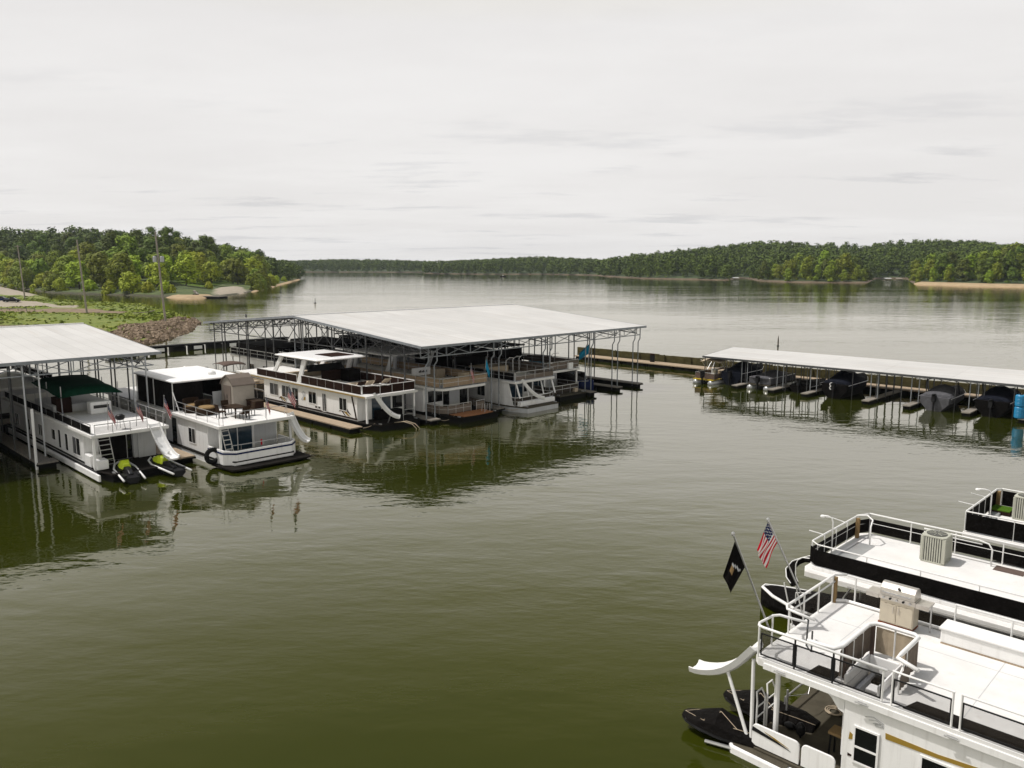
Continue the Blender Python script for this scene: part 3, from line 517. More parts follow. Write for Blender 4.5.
def covered_dock(name, label, x0, x1, y0, y1, ze, zr, fingers, yr, loc, bothsides=True, rows=4, jog=True, finger_w=1.0, walk=True, ftip=.4, postm=galv):
    root = thing('covered_dock', label, 'covered dock', loc, ROT_DOCK)
    oh = .35; yc = (y0 + y1) / 2 if yr is None else yr
    zf = lambda p: ze + (zr - ze) * (1 - abs(p.y - yc) / ((y1 - y0) / 2 if yr is None else max(y1 - yc, yc - y0)))
    r = MB()
    for (ya, za, yb, zb) in ((y0 - oh, ze, yc, zr), (yc, zr, y1 + oh, ze)):
        if abs(ya - yb) < .5: continue
        n = max(1, int((x1 - x0) / 8))
        for i in range(n):
            xa, xb = x0 - oh + (x1 - x0 + 2 * oh) * i / n, x0 - oh + (x1 - x0 + 2 * oh) * (i + 1) / n
            r.loft([[(xa, ya, za), (xb, ya, za), (xb, ya, za + .06), (xa, ya, za + .06)], [(xa, yb, zb), (xb, yb, zb), (xb, yb, zb + .06), (xa, yb, zb + .06)]])
    r.build('roof_panel', roofm, root)
    q = MB(); q.v = [(x, y, z - .07) for x, y, z in r.v]; q.f = r.f; q.m = r.m; q.build('roof_shade_sheet', underm, root)  # added dark sheet: under-roof shade put into its colour, cuts bounce light
    g = MB(); g.bar((x0 - oh, yc, zr + .07), (x1 + oh, yc, zr + .07), .16); g.build('ridge_cap', white, root)
    f = MB()
    for yy in (y0 - oh - .03, y1 + oh + .03): f.box(x0 - oh, x1 + oh, yy - .02, yy + .02, ze - .14, ze + .07)
    f.build('fascia', galv, root)
    f = MB()
    for xx in (x0 - oh - .03, x1 + oh + .03):
        for (ya, za, yb, zb) in ((y0 - oh, ze, yc, zr), (yc, zr, y1 + oh, ze)):
            if abs(ya - yb) < .5: continue
            f.loft([[(xx - .02, ya, za - .14), (xx + .02, ya, za - .14), (xx + .02, ya, za + .075), (xx - .02, ya, za + .075)], [(xx - .02, yb, zb - .14), (xx + .02, yb, zb - .14), (xx + .02, yb, zb + .075), (xx - .02, yb, zb + .075)]])
    f.build('rake_trim', galv, root)
    np_ = 0
    half = [(y0, yc)] + ([(yc, y1)] if bothsides else [])
    for fx in fingers:
        for (ya, yb) in half:
            ys = np.linspace(ya + .3, yb - 1.3, rows) if ya == y0 else np.linspace(ya + 1.3, yb - .3, rows)
            tip = ya - ftip if ya == y0 else yb + ftip; base = yb - 1.2 if ya == y0 else ya + 1.2
            finger(root, fx, min(tip, base), max(tip, base), finger_w)
            for yy in ys:
                for sx in (-1, 1):
                    xx = fx + sx * (finger_w / 2 - .04)
                    if np_ >= 98: continue
                    np_ += 1; zt = zf(V((xx, yy, 0))) - .1
                    p = MB(); near = abs(yy - (y0 + .3)) < .1 and ya == y0 and jog
                    if near: p.tube([(xx + .25 * 0, yy, .2), (xx, yy, zt - 1.6), (xx + .32, yy, zt - 1.25), (xx + .32, yy, zt)], .06, 6)
                    else: p.bar((xx, yy, .2), (xx, yy, zt), .085)
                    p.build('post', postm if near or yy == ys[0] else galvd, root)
            if rows > 2:
                t = MB(); truss_line(t, (fx, ya + .2, 0), (fx, yb - .2, 0), zf, .75, 10); t.build('truss', galvd, root)
    for yy in ([y0 + .25, y1 - .25] if bothsides else [y0 + .25]):
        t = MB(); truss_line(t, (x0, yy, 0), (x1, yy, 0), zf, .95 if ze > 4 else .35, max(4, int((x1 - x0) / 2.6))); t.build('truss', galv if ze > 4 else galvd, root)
    if rows > 2:
        for q in (.33, .66):
            t = MB(); yy = y0 + (yc - y0) * q
            truss_line(t, (x0, yy, 0), (x1, yy, 0), zf, .8, max(4, int((x1 - x0) / 3.2))); t.build('truss', galvd, root)
    if walk:
        wk = MB(); wk.box(x0 - .5, x1 + .5, yc - 1.1, yc + 1.1, .36, .47); wo = wk.build('walkway', woodg, root)
        b = MB(); n = int((x1 - x0) / 3)
        for i in range(n): b.box(x0 + (x1 - x0) * (i + .06) / n, x0 + (x1 - x0) * (i + .94) / n, yc - 1.0, yc + 1.0, -.25, .355)
        b.build('float', floatm, wo)
    return root
# the big dock in the middle; ridge along s
E0 = (40.6, 50.5)
dockB = covered_dock('covered_dock', 'largest covered dock with a broad white gable roof in the middle of the lake', 0, 30.2, 0, 39.2, 6.55, 8.15, [1.0, 8.5, 15.3, 21.6, 26.0, 29.6], None, P(*E0), rows=4)
dk = dockB
# gable frame at the open left end: tie rail and cross braces between the posts
t = MB()
zB = lambda y: 6.55 + 1.6 * (1 - abs(y - 19.6) / 19.6)
ys = np.linspace(.3, 38.9, 15)
for i in range(14):
    a, b = ys[i], ys[i + 1]
    t.bar((.5, a, zB(a) - .15), (.5, b, zB(b) - .15), .12); t.bar((.5, a, 5.5), (.5, b, 5.5), .08); t.bar((.5, a, zB(a) - .15), (.5, b, 5.5), .05); t.bar((.5, a, 5.5), (.5, b, zB(b) - .15), .05)
    if i % 2: t.bar((.5, a, .45), (.5, a, zB(a) - .1), .10)
t.build('gable_truss', galvd, dk)
# side finger dock along the third houseboat and the walkway that ties both covered docks together
finger(dk, -5.5, 1.6, 18.4, 1.15, wood)
finger(dk, -5.5, 21.6, 34, 1.0, woodg); 
wk = MB(); wk.box(-17.5, -.52, 18.5, 20.7, .36, .47); wk.build('walkway', wood, dk)
b = MB()
for i in range(6): b.box(-17.3 + 2.8 * i, -14.8 + 2.8 * i, 18.6, 20.6, -.25, .355)
b.build('float', floatm, dk)
A0 = (-12.0, 58.6)
dockA = covered_dock('covered_dock', 'covered dock with a ribbed white roof over the houseboat with the green canopy', 0, 34.4, 0, 32, 6.9, 8.05, [6.0, 13.6, 20.0, 26.5, 33.4], None, P(*A0), rows=5, jog=False, postm=galvl)
t = MB(); zA = lambda y: 6.9 + 1.15 * (1 - abs(y - 16) / 16); ys = np.linspace(.3, 31.7, 13)
for i in range(12):
    a, b = ys[i], ys[i + 1]
    t.bar((34.0, a, zA(a) - .15), (34.0, b, zA(b) - .15), .12); t.bar((34.0, a, 5.6), (34.0, b, 5.6), .08); t.bar((34.0, a, zA(a) - .15), (34.0, b, 5.6), .05); t.bar((34.0, a, 5.6), (34.0, b, zA(b) - .15), .05)
t.build('gable_truss', galv, dockA)
finger(dockA, 33.25, -6.6, -.45, 1.75, wood); finger(dockA, 26.6, -1.6, -.45, 1.2, woodg)
# a white mooring pole stands at the tip of the finger beside the first houseboat
for x_, y_ in ((26.0, -1.3),):
    p = MB(); p.tube([(x_, y_, -.3), (x_, y_, 4.0)], .09, 8); p.build('pole', wpipe, dockA)
# low dock on the right
C0 = (78.6, 6.0)
dockC = covered_dock('covered_dock', 'low covered dock with a narrow white roof over small covered boats', 0, 6.2, 0, 42, 3.0, 3.05, [], 40, P(*C0), rows=2, jog=False, walk=False)
for o in list(dockC.children): bpy.data.objects.remove(o, do_unlink=True)
r = MB(); r.loft([[(-.3, y, z) for y, z in ((-6, 0), (41.4, 0), (41.4, .06), (-6, .06))], [(6.4, y, z) for y, z in ((-6, 0), (41.4, 0), (41.4, .06), (-6, .06))]])
r.v = [(x, y, z + 2.95 + .075 * x) for x, y, z in r.v]
ro = r.build('roof_panel', roofm, dockC); q = MB(); q.v = [(x, y, z - .07) for x, y, z in r.v]; q.f = r.f; q.m = r.m; q.build('roof_shade_sheet', underm, dockC)  # same added sheet, shade of the low roof put into colour
f = MB(); f.box(-.37, -.31, -6, 41.4, 2.80, 3.0); f.build('fascia', galvd, dockC)
f = MB(); f.loft([[(x, 41.41, 2.95 + .075 * x - .12), (x, 41.46, 2.95 + .075 * x - .12), (x, 41.46, 2.95 + .075 * x + .065), (x, 41.41, 2.95 + .075 * x + .065)] for x in (-.3, 6.4)]); f.build('rake_trim', galvd, dockC)
cy = [36.3, 32.2, 28.6, 22.6, 18.9, 14.0, 9.7, 4.6, 0.2, -4.4]
for i, y_ in enumerate(cy):
    if i % 2 == 0 or True:
        ff = MB(); ff.box(-2.2, 6.4, y_ - .35, y_ + .35, .30, .40); fo_ = ff.build('finger_dock', woodg, dockC)
        fb = MB()
        for k in range(3): fb.box(-2.1 + 2.8 * k, .4 + 2.8 * k, y_ - .32, y_ + .32, -.2, .295)
        fb.build('float', floatm, fo_)
    for x_ in (-.1, 2.0, 4.1, 6.2):
        for sy in (-.33, .33):
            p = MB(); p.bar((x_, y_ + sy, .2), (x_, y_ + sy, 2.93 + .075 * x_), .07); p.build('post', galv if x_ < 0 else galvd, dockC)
for x_ in (-.1, 2.0, 4.1, 6.2):
    p = MB(); p.bar((x_, 41.2, -.3), (x_, 41.2, 2.93 + .075 * x_), .07); p.build('post', galvd, dockC)
for k_ in range(20):
    p = MB(); p.bar((-.1, -5.2 + 2.3 * k_, -.4), (-.1, -5.2 + 2.3 * k_, 2.9), .05); p.build('post', galvd, dockC)
for x_ in (0, 3.1, 6.2):
    t = MB(); t.bar((x_, -6, 2.86 + .075 * x_), (x_, 41.3, 2.86 + .075 * x_), .1)
    t.build('beam', galvd, dockC)
t = MB()
for y_ in np.linspace(-5, 40, 22):
    t.bar((0, y_, 2.62), (0, y_ + 1.0, 2.9), .04); t.bar((0, y_, 2.62), (0, y_ - 1.0, 2.9), .04)
t.build('truss', galvd, dockC)
# walkway from the middle dock to the low dock, with a timber breakwater wall behind it
wkr = thing('floating_walkway', 'long tan plank walkway linking the big dock to the low dock', 'walkway', P(86.2, 0), ROT_DOCK)
a = MB(); a.box(-1.1, 1.1, -5, 72, .40, .52); a.build('deck', wood, wkr)
b = MB()
for i in range(19): b.box(-1.0, 1.0, -4.8 + 4.05 * i, -1.05 + 4.05 * i, -.25, .395)
b.build('float', floatm, wkr)
bw = thing('breakwater_wall', 'brown timber breakwater wall standing behind the plank walkway', 'breakwater', P(88.2, 0), ROT_DOCK)
a = MB()
for i in range(40): a.box(-.16, .16 + .02 * (i % 3), -6 + 2.0 * i, -4.03 + 2.0 * i, -.6, 1.30 + .03 * ((i * 7) % 4))
a.build('wall', timber, bw)
a = MB()
for i in range(20): a.bar((-.25, -5 + 4 * i, -.6), (-.25, -5 + 4 * i, 1.40), .14)
a.build('post', timber, bw)
ped = thing('dock_pedestal', 'small dark power pedestal standing on the plank walkway', 'pedestal', P(86.4, 59.8, .52), ROT_DOCK)
a = MB(); a.box(-.12, .12, -.3, .3, 0, .9); a.build('post', blackp, ped, bevel=.02); a = MB(); a.box(-.14, .14, -.3, .3, .9, 1.1); a.build('head', brown, ped, bevel=.03)
fw = thing('floating_walkway', 'dark floating walkway with white floats running out from the grassy spit', 'walkway', P(40, 122.3), ROT_DOCK)
a = MB(); a.box(0, 29, -.8, .8, .75, .95); a.build('deck', floatm, fw)
b = MB()
for i in range(10): b.box(.6 + 2.9 * i, 2.6 + 2.9 * i, -.85, .85, -.2, .7)
b.build('float', floatm, fw)
b = MB()
for i in (1, 2, 4, 6, 8): b.box(.9 + 2.9 * i, 2.2 + 2.9 * i, -.9, -.86, .15, .65)
b.build('fender', wpipe, fw)

# ------------------------------------------------------------------ boat components (local x = towards the bow, y = across, z up from the water)
def rail(root, pts, h=.9, postm=wpipe, panel=None, r=.03, sp=1.3, z0=.0, mid=True, pz=(.12, .78), inset=.0, toprail=None, name='railing', pth=.02):
    pts = [V(p) for p in pts]; m = MB(); up = V((0, 0, 1)); m.tube([p + up * h for p in pts], toprail or r * 1.25, 6)
    if mid: m.tube([p + up * h * .55 for p in pts], r * .7, 5)
    for a, b in zip(pts[:-1], pts[1:]):
        n = max(1, round((b - a).length / sp))
        for i in range(n + 1):
            p = a.lerp(b, i / n); m.tube([p + up * z0, p + up * h], r, 6)
    o = m.build(name, postm, root)
    if panel:
        for a, b in zip(pts[:-1], pts[1:]):
            d = (b - a); 
            if d.length < .3: continue
            d.normalize(); nn = V((-d.y, d.x, 0)) * pth * .5; q = MB(); aa, bb = a + d * .03, b - d * .03
            q.loft([[aa - nn + up * pz[0], aa + nn + up * pz[0], aa + nn + up * pz[1], aa - nn + up * pz[1]], [bb - nn + up * pz[0], bb + nn + up * pz[0], bb + nn + up * pz[1], bb - nn + up * pz[1]]])
            q.build('rail_panel', panel, root)
    return o
def slide(root, path, side, wd=.62, m=wpipe, lip=.2, name='slide'):
    # trough swept along a path; side = horizontal direction across it (one vector, or one per point)
    path = [V(p) for p in path]; rings = []
    for i, p in enumerate(path):
        d = (path[min(i + 1, len(path) - 1)] - path[max(i - 1, 0)]).normalized(); l = (side[i] if isinstance(side, list) else V(side)).normalized(); nn = l.cross(d).normalized()
        if nn.z < 0: nn = -nn
        sec = [(-.5, lip), (-.42, lip), (-.36, .06), (-.2, .02), (.2, .02), (.36, .06), (.42, lip), (.5, lip), (.42, -.03), (.2, -.08), (-.2, -.08), (-.42, -.03)]
        rings.append([p + l * (a * wd) + nn * b for a, b in sec])
    mm = MB(); mm.loft(rings); return mm.build(name, m, root, smooth=False)
def curve_pts(p0, p1, n=9, flat=.35, kick=0.0):
    # steep at the top, levelling out to the lip
    p0, p1 = V(p0), V(p1); o = []
    for i in range(n):
        t_ = i / (n - 1); z = p0.z + (p1.z - p0.z) * (1 - (1 - t_) ** (1.9)) + kick * max(0, t_ - .85); o.append(V((p0.x + (p1.x - p0.x) * t_, p0.y + (p1.y - p0.y) * t_, z)))
    return o
WR = random.Random(3); CURT = [mat('grey_curtain', (.10, .10, .105), .3), mat('dim_curtain', (.05, .046, .042), .3), mat('pale_curtain', (.2, .19, .175), .3)]
def window(root, x, z, wd, h, y, sy, bars=1, g=None, fr=None):
    f = MB(); t_ = .05; y0, y1 = sorted((y + sy * .004, y + sy * .035))
    for (a, b, c, d) in ((x, x + wd, z, z + t_), (x, x + wd, z + h - t_, z + h), (x, x + t_, z + t_, z + h - t_), (x + wd - t_, x + wd, z + t_, z + h - t_)): f.box(a, b, y0, y1, c, d)
    for i in range(bars): f.box(x + wd * (i + 1) / (bars + 1) - .018, x + wd * (i + 1) / (bars + 1) + .018, y0, y1, z + t_, z + h - t_)
    o = f.build('window', fr or white, root); q = MB(); ya, yb = sorted((y + sy * .004, y + sy * .018)); q.box(x + t_ + .002, x + wd - t_ - .002, ya, yb, z + t_ + .002, z + h - t_ - .002); q.build('pane', g or glass, o)
    if WR.random() < .55:      # a curtain drawn part of the way
        k = WR.uniform(.2, .45); left = WR.random() < .5; xa, xb = (x + t_ + .004, x + wd * k) if left else (x + wd * (1 - k), x + wd - t_ - .004)
        ya, yb = sorted((y + sy * .019, y + sy * .0215)); q = MB(); q.box(xa, xb, ya, yb, z + t_ + .004, z + h - t_ - .004); q.build('curtain', WR.choice(CURT), o)
    return o
def panel_x(root, name, x, sx, y0, y1, z0, z1, m, th=.03):
    q = MB(); a, b = sorted((x + sx * .004, x + sx * th)); q.box(a, b, y0, y1, z0, z1); return q.build(name, m, root)
def us_flag_cloth(origin, hoist, fly, drop, L, Hh, wave=.12, name='cloth', parent=None, seed=0):
    # hoist edge runs down the pole; the fly hangs away from it
    nu, nv = 30, 26; g = []; h_ = V(hoist).normalized(); f_ = V(fly).normalized(); nrm = h_.cross(f_).normalized(); m = MB(); idx = []
    for j in range(nv + 1):
        row = []
        for i in range(nu + 1):
            a, b = j / nv, i / nu
            p = V(origin) + h_ * Hh * a * (1 - .45 * b * drop) + f_ * L * b + V((0, 0, -drop * L * .18 * b * b)) + nrm * wave * L * b * (math.sin(7 * a + 4 * b + seed) * .7 + .5 * math.sin(15 * a - 5 * b + seed)) * .55
            row.append(p)
        g.append(row)
    m.sheet(g); m.m = []
    for j in range(nv):
        for i in range(nu):
            st = 1 if (j // 2) % 2 == 0 else 0
            if j < 14 and i < 12:
                st = 0 if (i % 3 == 1 and j % 4 == 1) or (i % 3 == 2 and j % 4 == 3 and i < 11) else 2
            m.m.append(st)
    return m.build(name, [wcloth, red, navy], parent, smooth=True, fix=False)
def flag(label, base, tip, kind='us', L=1.2, Hh=.8, hoist_from=.03, fly=(0, 0, -1), seed=0, r=.022, wave=.12, group=None, drop=.5):
    base, tip = V(base), V(tip); root = thing('flag', label, 'flag', base, 0, group); d = base - tip; pl = MB(); pl.tube([V((0, 0, 0)), tip - base], r, 7); pl.ell(tip - base, (r * 2, r * 2, r * 2.4), 7, 5); pl.build('pole', alu, root)
    o = tip - base + d * hoist_from; hd = d.normalized()
    f = V(fly); f = f - hd * f.dot(hd) * .12
    if kind == 'us': us_flag_cloth(o, hd, f, drop, L, Hh, wave, 'cloth', root, seed)
    else:
        m = MB(); g = []; nrm = hd.cross(f.normalized()); nu, nv = 16, 14
        for j in range(nv + 1):
            g.append([o + hd * Hh * j / nv * (1 - .3 * i / nu) + f.normalized() * L * (i / nu) + nrm * wave * L * (i / nu) * (math.sin(6 * j / nv + seed) + .4 * math.sin(13 * j / nv)) * .6 for i in range(nu + 1)])
        m.sheet(g); m.m = []
        for j in range(nv):
            for i in range(nu):
                q = 0
                if kind == 'black':
                    if abs((i - 5) - (9 - j) * .4) < .55 and 3 < j < 12: q = 1
                    if i in (8, 9, 10) and 4 <= j <= 6: q = 2
                m.m.append(q)
        m.build('cloth', {'black': [black, greyw, cushion], 'blue': [bluec, wcloth, bluec]}[kind], root, smooth=True, fix=False)
    return root
def lounge(root_label, loc, rz, scale=1.0):
    pass

def houseboat(label, s0, t0, rot, L, W, side, fd=2.6, zd=2.8, hm=floatm, wm=white, railm=black, railp=wpipe, wins=(), front='dark', plat=1.0, platm=carpetd, deckm=deckw, post=True, railh=.85, name='houseboat', rail_back=None, group=None, round_front=0.0, low_rail=None, stripe=None, cab0=None):
    root = thing(name, label, 'houseboat', P(s0, t0), rot, group)
    h = W / 2
    hp = [(-L, -h), (-.9, -h), (plat, -h + .55), (plat, h - .55), (-.9, h), (-L, h)]
    m = MB(); m.prism(hp, -.35, .42); m.build('hull', hm, root, bevel=.04)
    m = MB(); q = [(x * 1.0 + (.06 if x > 0 else 0), y * 1.015) for x, y in hp]; m.prism(q, .424, .52); m.build('lower_deck', platm, root, bevel=.015)
    xs, xe = (-L + 1.3 if cab0 is None else cab0), -fd; ci = h - .12
    m = MB(); m.box(xs, xe, -ci, ci, .522, zd - .22); m.build('cabin', wm, root, bevel=.02)
    y = side * ci
    if stripe:
        m = MB(); ya, yb = sorted((y + side * .003, y + side * .022)); m.box(xs + .02, xe - .02, ya, yb, .62, .74); m.build('stripe', stripe, root)
    for (x, z, wd, hh, bars) in wins: window(root, x, z, wd, hh, y, side, bars)
    # upper deck slab with rounded front corners
    rf = round_front or .12; dp = [(-L + .3, -h - .08)]
    for k in range(5): a = -math.pi / 2 + k * math.pi / 8; dp.append((-rf + rf * math.cos(a), -h - .08 + rf + rf * math.sin(a)))
    for k in range(5): a = k * math.pi / 8; dp.append((-rf + rf * math.cos(a), h + .08 - rf + rf * math.sin(a)))
    dp.append((-L + .3, h + .08))
    m = MB(); m.prism(dp, zd - .218, zd); m.build('upper_deck', deckm, root, bevel=.03)
    if post:
        for sy in (-1, 1):
            m = MB(); m.box(-.42, -.28, sy * (h - .12) - .07, sy * (h - .12) + .07, .522, zd - .22); m.build('support_post', white, root, bevel=.01)
    # forward bulkhead
    if front == 'dark':
        d = panel_x(root, 'door', xe, 1, -.95, .95, .55, 2.35, bglass); panel_x(d, 'frame', xe + .03, 1, -.03, .03, .55, 2.35, wpipe)
        panel_x(root, 'window', xe, 1, 1.15, h - .35, 1.2, 2.2, glass)
    elif front == 'slider':
        d = panel_x(root, 'door', xe, 1, -h + .9, .6, .55, 2.4, bglass); panel_x(d, 'frame', xe + .03, 1, -.5, -.44, .55, 2.4, wpipe)
        panel_x(root, 'wall_panel', xe, 1, .8, h - .2, .55, 2.4, greyw)
    fr = railh
    pts = [(-L + .5, side * -h, zd), (-.25, side * -h, zd), (-.05, side * (-h + .2), zd), (-.05, side * (h - .2), zd), (-.25, side * h, zd), (rail_back if rail_back is not None else -L + .5, side * h, zd)]
    if railm is not None: rail(root, pts, railh, railp, railm, sp=1.6)
    if low_rail: rail(root, [(-fd + .05, -h + .06, .52), (-.15, -h + .06, .52), (plat - .9, -h + .75, .52), (plat - .9, h - .75, .52), (-.15, h - .06, .52), (-fd + .05, h - .06, .52)], .8, railp, low_rail, sp=1.2, mid=True)
    # outboard clutter on the bow: cleats and fenders
    m = MB()
    for yy in (-h + .7, h - .7): m.box(plat - .45, plat - .15, yy - .06, yy + .06, .522, .6)
    m.build('cleat', alu, root)
    return root
def hardtop(root, x0, x1, W, z, zd, m=white, posts=(('v', .1),), slant=0.0, under=None, patch=None):
    q = MB(); q.loft([[(x0, -W / 2, z), (x1, -W / 2, z), (x1, W / 2, z), (x0, W / 2, z)], [(x0 - .05, -W / 2 - .05, z + .1), (x1 + .05, -W / 2 - .05, z + .1), (x1 + .05, W / 2 + .05, z + .1), (x0 - .05, W / 2 + .05, z + .1)], [(x0 + .3, -W / 2 + .3, z + .2), (x1 - .3, -W / 2 + .3, z + .2), (x1 - .3, W / 2 - .3, z + .2), (x0 + .3, W / 2 - .3, z + .2)]])
    o = q.build('hardtop', m, root, bevel=.02)
    if patch:
        p = MB(); p.box(x0 + (x1 - x0) * .5, x1 - .8, -W * .12, W * .32, z + .203, z + .235); p.build('solar_panel', patch, o)
    return o

# ------------------------------------------------------------------ houseboats at the middle docks
def MAIN(s0, t0): return lambda x, y, z=0.0: P(s0 + y, t0 - x, z)       # boat-local point to world
def decal(root, name, poly, y, sy, m):            # flat graphic on a cabin side, outline in x,z
    q = MB(); a, b = sorted((y + sy * .003, y + sy * .012)); q.wall(poly, a, b); return q.build(name, m, root)
def swirl(root, x, z, y, sy, s=1.0):
    for k, (dx, dz, l, hh, m) in enumerate(((0, 0, 1.3, .16, gold), (.25, .14, 1.0, .13, brown), (-.3, -.02, .9, .1, brown))):
        pts = [(x + s * (dx + l * (i / 8 - .5)), z + s * (dz + .16 * math.sin(i / 8 * 5) + hh * math.sin(i / 8 * math.pi))) for i in range(9)] + [(x + s * (dx + l * (i / 8 - .5)), z + s * (dz + .16 * math.sin(i / 8 * 5) - hh * .5 * math.sin(i / 8 * math.pi))) for i in range(7, 0, -1)]
        decal(root, 'emblem', pts, y + sy * .004 * k, sy, m)
def ladder(root, x, y0, y1, z0, z1, m=wpipe, lean=.6):
    q = MB()
    for yy in (y0, y1): q.tube([(x, yy, z0), (x - lean, yy, z1)], .03, 6)
    for i in range(7): f = (i + .5) / 7; q.bar((x - lean * f, y0, z0 + (z1 - z0) * f), (x - lean * f, y1, z0 + (z1 - z0) * f), .05)
    return q.build('ladder', m, root)
def chair(label, loc, rz, m=wicker, group=None):
    r = thing('deck_chair', label, 'chair', loc, rz, group)
    a = MB(); a.box(-.26, .26, -.26, .26, .38, .46); a.build('seat', m, r, bevel=.02); a = MB(); a.loft([[(-.24, -.26, .46), (-.24, .26, .46), (-.19, .26, .46), (-.19, -.26, .46)], [(-.36, -.26, .95), (-.36, .26, .95), (-.31, .26, .95), (-.31, -.26, .95)]]); a.build('backrest', m, r)
    for x in (-.23, .23):
        for y in (-.23, .23): a = MB(); a.bar((x, y, 0), (x, y, .38), .04); a.build('leg', blackp, r)
    return r
def table(label, loc, rz, w=1.5, d=.9, m=wicker, top=wicker):
    r = thing('patio_table', label, 'table', loc, rz); a = MB(); a.box(-w / 2, w / 2, -d / 2, d / 2, .70, .75); a.build('tabletop', top, r, bevel=.01)
    for x in (-w / 2 + .08, w / 2 - .08):
        for y in (-d / 2 + .08, d / 2 - .08): a = MB(); a.bar((x, y, 0), (x, y, .70), .06); a.build('leg', m, r)
    return r
def outline_up(root, name, x, y0, y1, z, m): 
    q = MB(); q.tube([(x, y0, z), (x, y1, z)], .03, 6); return q.build(name, m, root)
def grill_small(label, loc, rz):
    r = thing('charcoal_grill', label, 'grill', loc, rz); a = MB(); a.lathe([(.0, .55), (.22, .6), (.29, .72), (.29, .76)], 14); a.build('bowl', blackp, r, smooth=True); a = MB(); a.lathe([(.29, .765), (.27, .86), (.15, .95), (.0, .97)], 14); a.build('lid', blackp, r, smooth=True)
    for k in range(3): a = MB(); a.bar((.18 * math.cos(k * 2.1), .18 * math.sin(k * 2.1), .6), (.3 * math.cos(k * 2.1), .3 * math.sin(k * 2.1), 0), .03); a.build('leg', alu, r)
    return r
def jet_ski(label, loc, rz, group=None, seatm=lime, hullm=blackp):
    r = thing('jet_ski', label, 'jet ski', loc, rz, group)
    def ring(x, w_, zb, zt): return [(x, -w_ * .5, zb), (x, -w_, zb + (zt - zb) * .5), (x, -w_ * .92, zt), (x, w_ * .92, zt), (x, w_, zb + (zt - zb) * .5), (x, w_ * .5, zb)]
    a = MB(); a.loft([ring(-1.45, .42, -.1, .28), ring(-.8, .55, -.15, .34), (ring(.3, .58, -.15, .42)), ring(1.0, .45, -.05, .52), ring(1.45, .2, .1, .58), ring(1.6, .05, .25, .56)]); a.build('hull', hullm, r, bevel=.02)
    a = MB(); a.loft([[(x, -w_, z0), (x, w_, z0), (x, w_ * .7, z1), (x, -w_ * .7, z1)] for x, w_, z0, z1 in ((-1.0, .16, .3, .42), (-.7, .2, .34, .58), (-.2, .22, .4, .66), (.1, .24, .42, .62))]); a.build('seat', blackp, r, bevel=.04)
    a = MB(); a.loft([[(x, -w_, z0), (x, w_, z0), (x, w_ * .6, z1), (x, -w_ * .6, z1)] for x, w_, z0, z1 in ((.1, .28, .42, .8), (.5, .38, .46, .98), (.95, .36, .5, .8), (1.35, .18, .56, .66))]); a.build('cowl', seatm, r, bevel=.05)
    a = MB(); a.tube([(.35, -.42, 1.02), (.45, -.15, 1.0), (.45, .15, 1.0), (.35, .42, 1.02)], .03, 6); a.build('handlebar', blackp, r)
    for sy in (-1, 1):
        a = MB(); y0, y1 = sorted((sy * .33, sy * .5)); a.box(-1.35, .1, y0, y1, .36, .40); a.build('footwell', blackp, r)
        a = MB(); a.tube([(-1.75, sy * .62, .22), (.6, sy * .66, .40), (1.3, sy * .45, .52), (1.6, sy * .1, .6)], .07, 6); a.build('gunwale', wpipe, r, smooth=True)
    r.scale = (1.12, .95, 1.0)
    return r

# 1: houseboat under the left roof, green canopy
B1 = MAIN(18.1, 51.8)
b1 = houseboat('white houseboat with dark green canopy and bow slide beneath the left dock roof', 18.1, 51.8, ROT_MAIN, 21, 4.6, -1, fd=2.3, railm=None, railp=alu, wins=[(-8.9, 1.2, .9, .8, 0), (-7.4, .85, .6, 1.3, 0), (-5.95, .9, .65, 1.2, 0), (-4.4, .95, 1.5, 1.2, 1), (-12, 1.0, 1.0, .9, 1), (-15, 1.0, 1.0, .9, 1), (-18, 1.0, 1.0, .9, 1)], front=None, plat=1.4, hm=floatm, platm=carpetd, stripe=blackp)
panel_x(b1, 'door', -2.3, 1, -1.3, .4, .55, 2.5, black); panel_x(b1, 'door', -2.3, 1, .45, .95, .55, 2.4, glass); panel_x(b1, 'locker', -2.3, 1, 1.0, 2.1, .55, 2.45, greyw, .45)
m = MB(); m.box(-19.5, 1.0, -2.46, -2.32, .1, .5); m.build('side_sponson', white, b1, bevel=.03)
m = MB(); m.box(-20, .4, -2.345, -2.31, .55, .62); m.build('rub_rail', blackp, b1)
g = []
for i in range(8):
    g.append([(-14.6 + 6.9 * i / 7 + .35 * (j / 8), -1.75 + 3.9 * j / 8, 4.95 - .05 * i + .14 * math.sin(math.pi * j / 8) - .10 * math.sin(math.pi * i / 7 * 2) ** 2 - (.42 if i in (0, 7) or j in (0, 8) else 0)) for j in range(9)])
m = MB(); m.sheet(g); c = m.build('canopy', green, b1, smooth=True); so = c.modifiers.new('s', 'SOLIDIFY'); so.thickness = .05
m = MB()
for x in (-14.3, -11.2, -8.0):
    for y in (-1.65, 2.05): m.tube([(x, y, 2.8), (x, y, 4.9)], .03, 6)
m.tube([(-8.0, -1.65, 4.3), (-6.6, -2.0, 2.8)], .025, 5)
m.build('canopy_frame', alu, b1)
rail(b1, [(-20, -2.3, 2.8), (-.3, -2.3, 2.8)], .62, alu, black, r=.022, sp=1.8, mid=False, pz=(.05, .5)); rail(b1, [(-.05, -2.15, 2.8), (-.05, 1.0, 2.8)], .62, alu, screen, r=.022, sp=1.1, mid=False, pz=(.05, .5)); rail(b1, [(-.05, 2.0, 2.8), (-.3, 2.3, 2.8), (-20, 2.3, 2.8)], .8, alu, screen, r=.022, sp=1.6, mid=True, pz=(.05, .5))
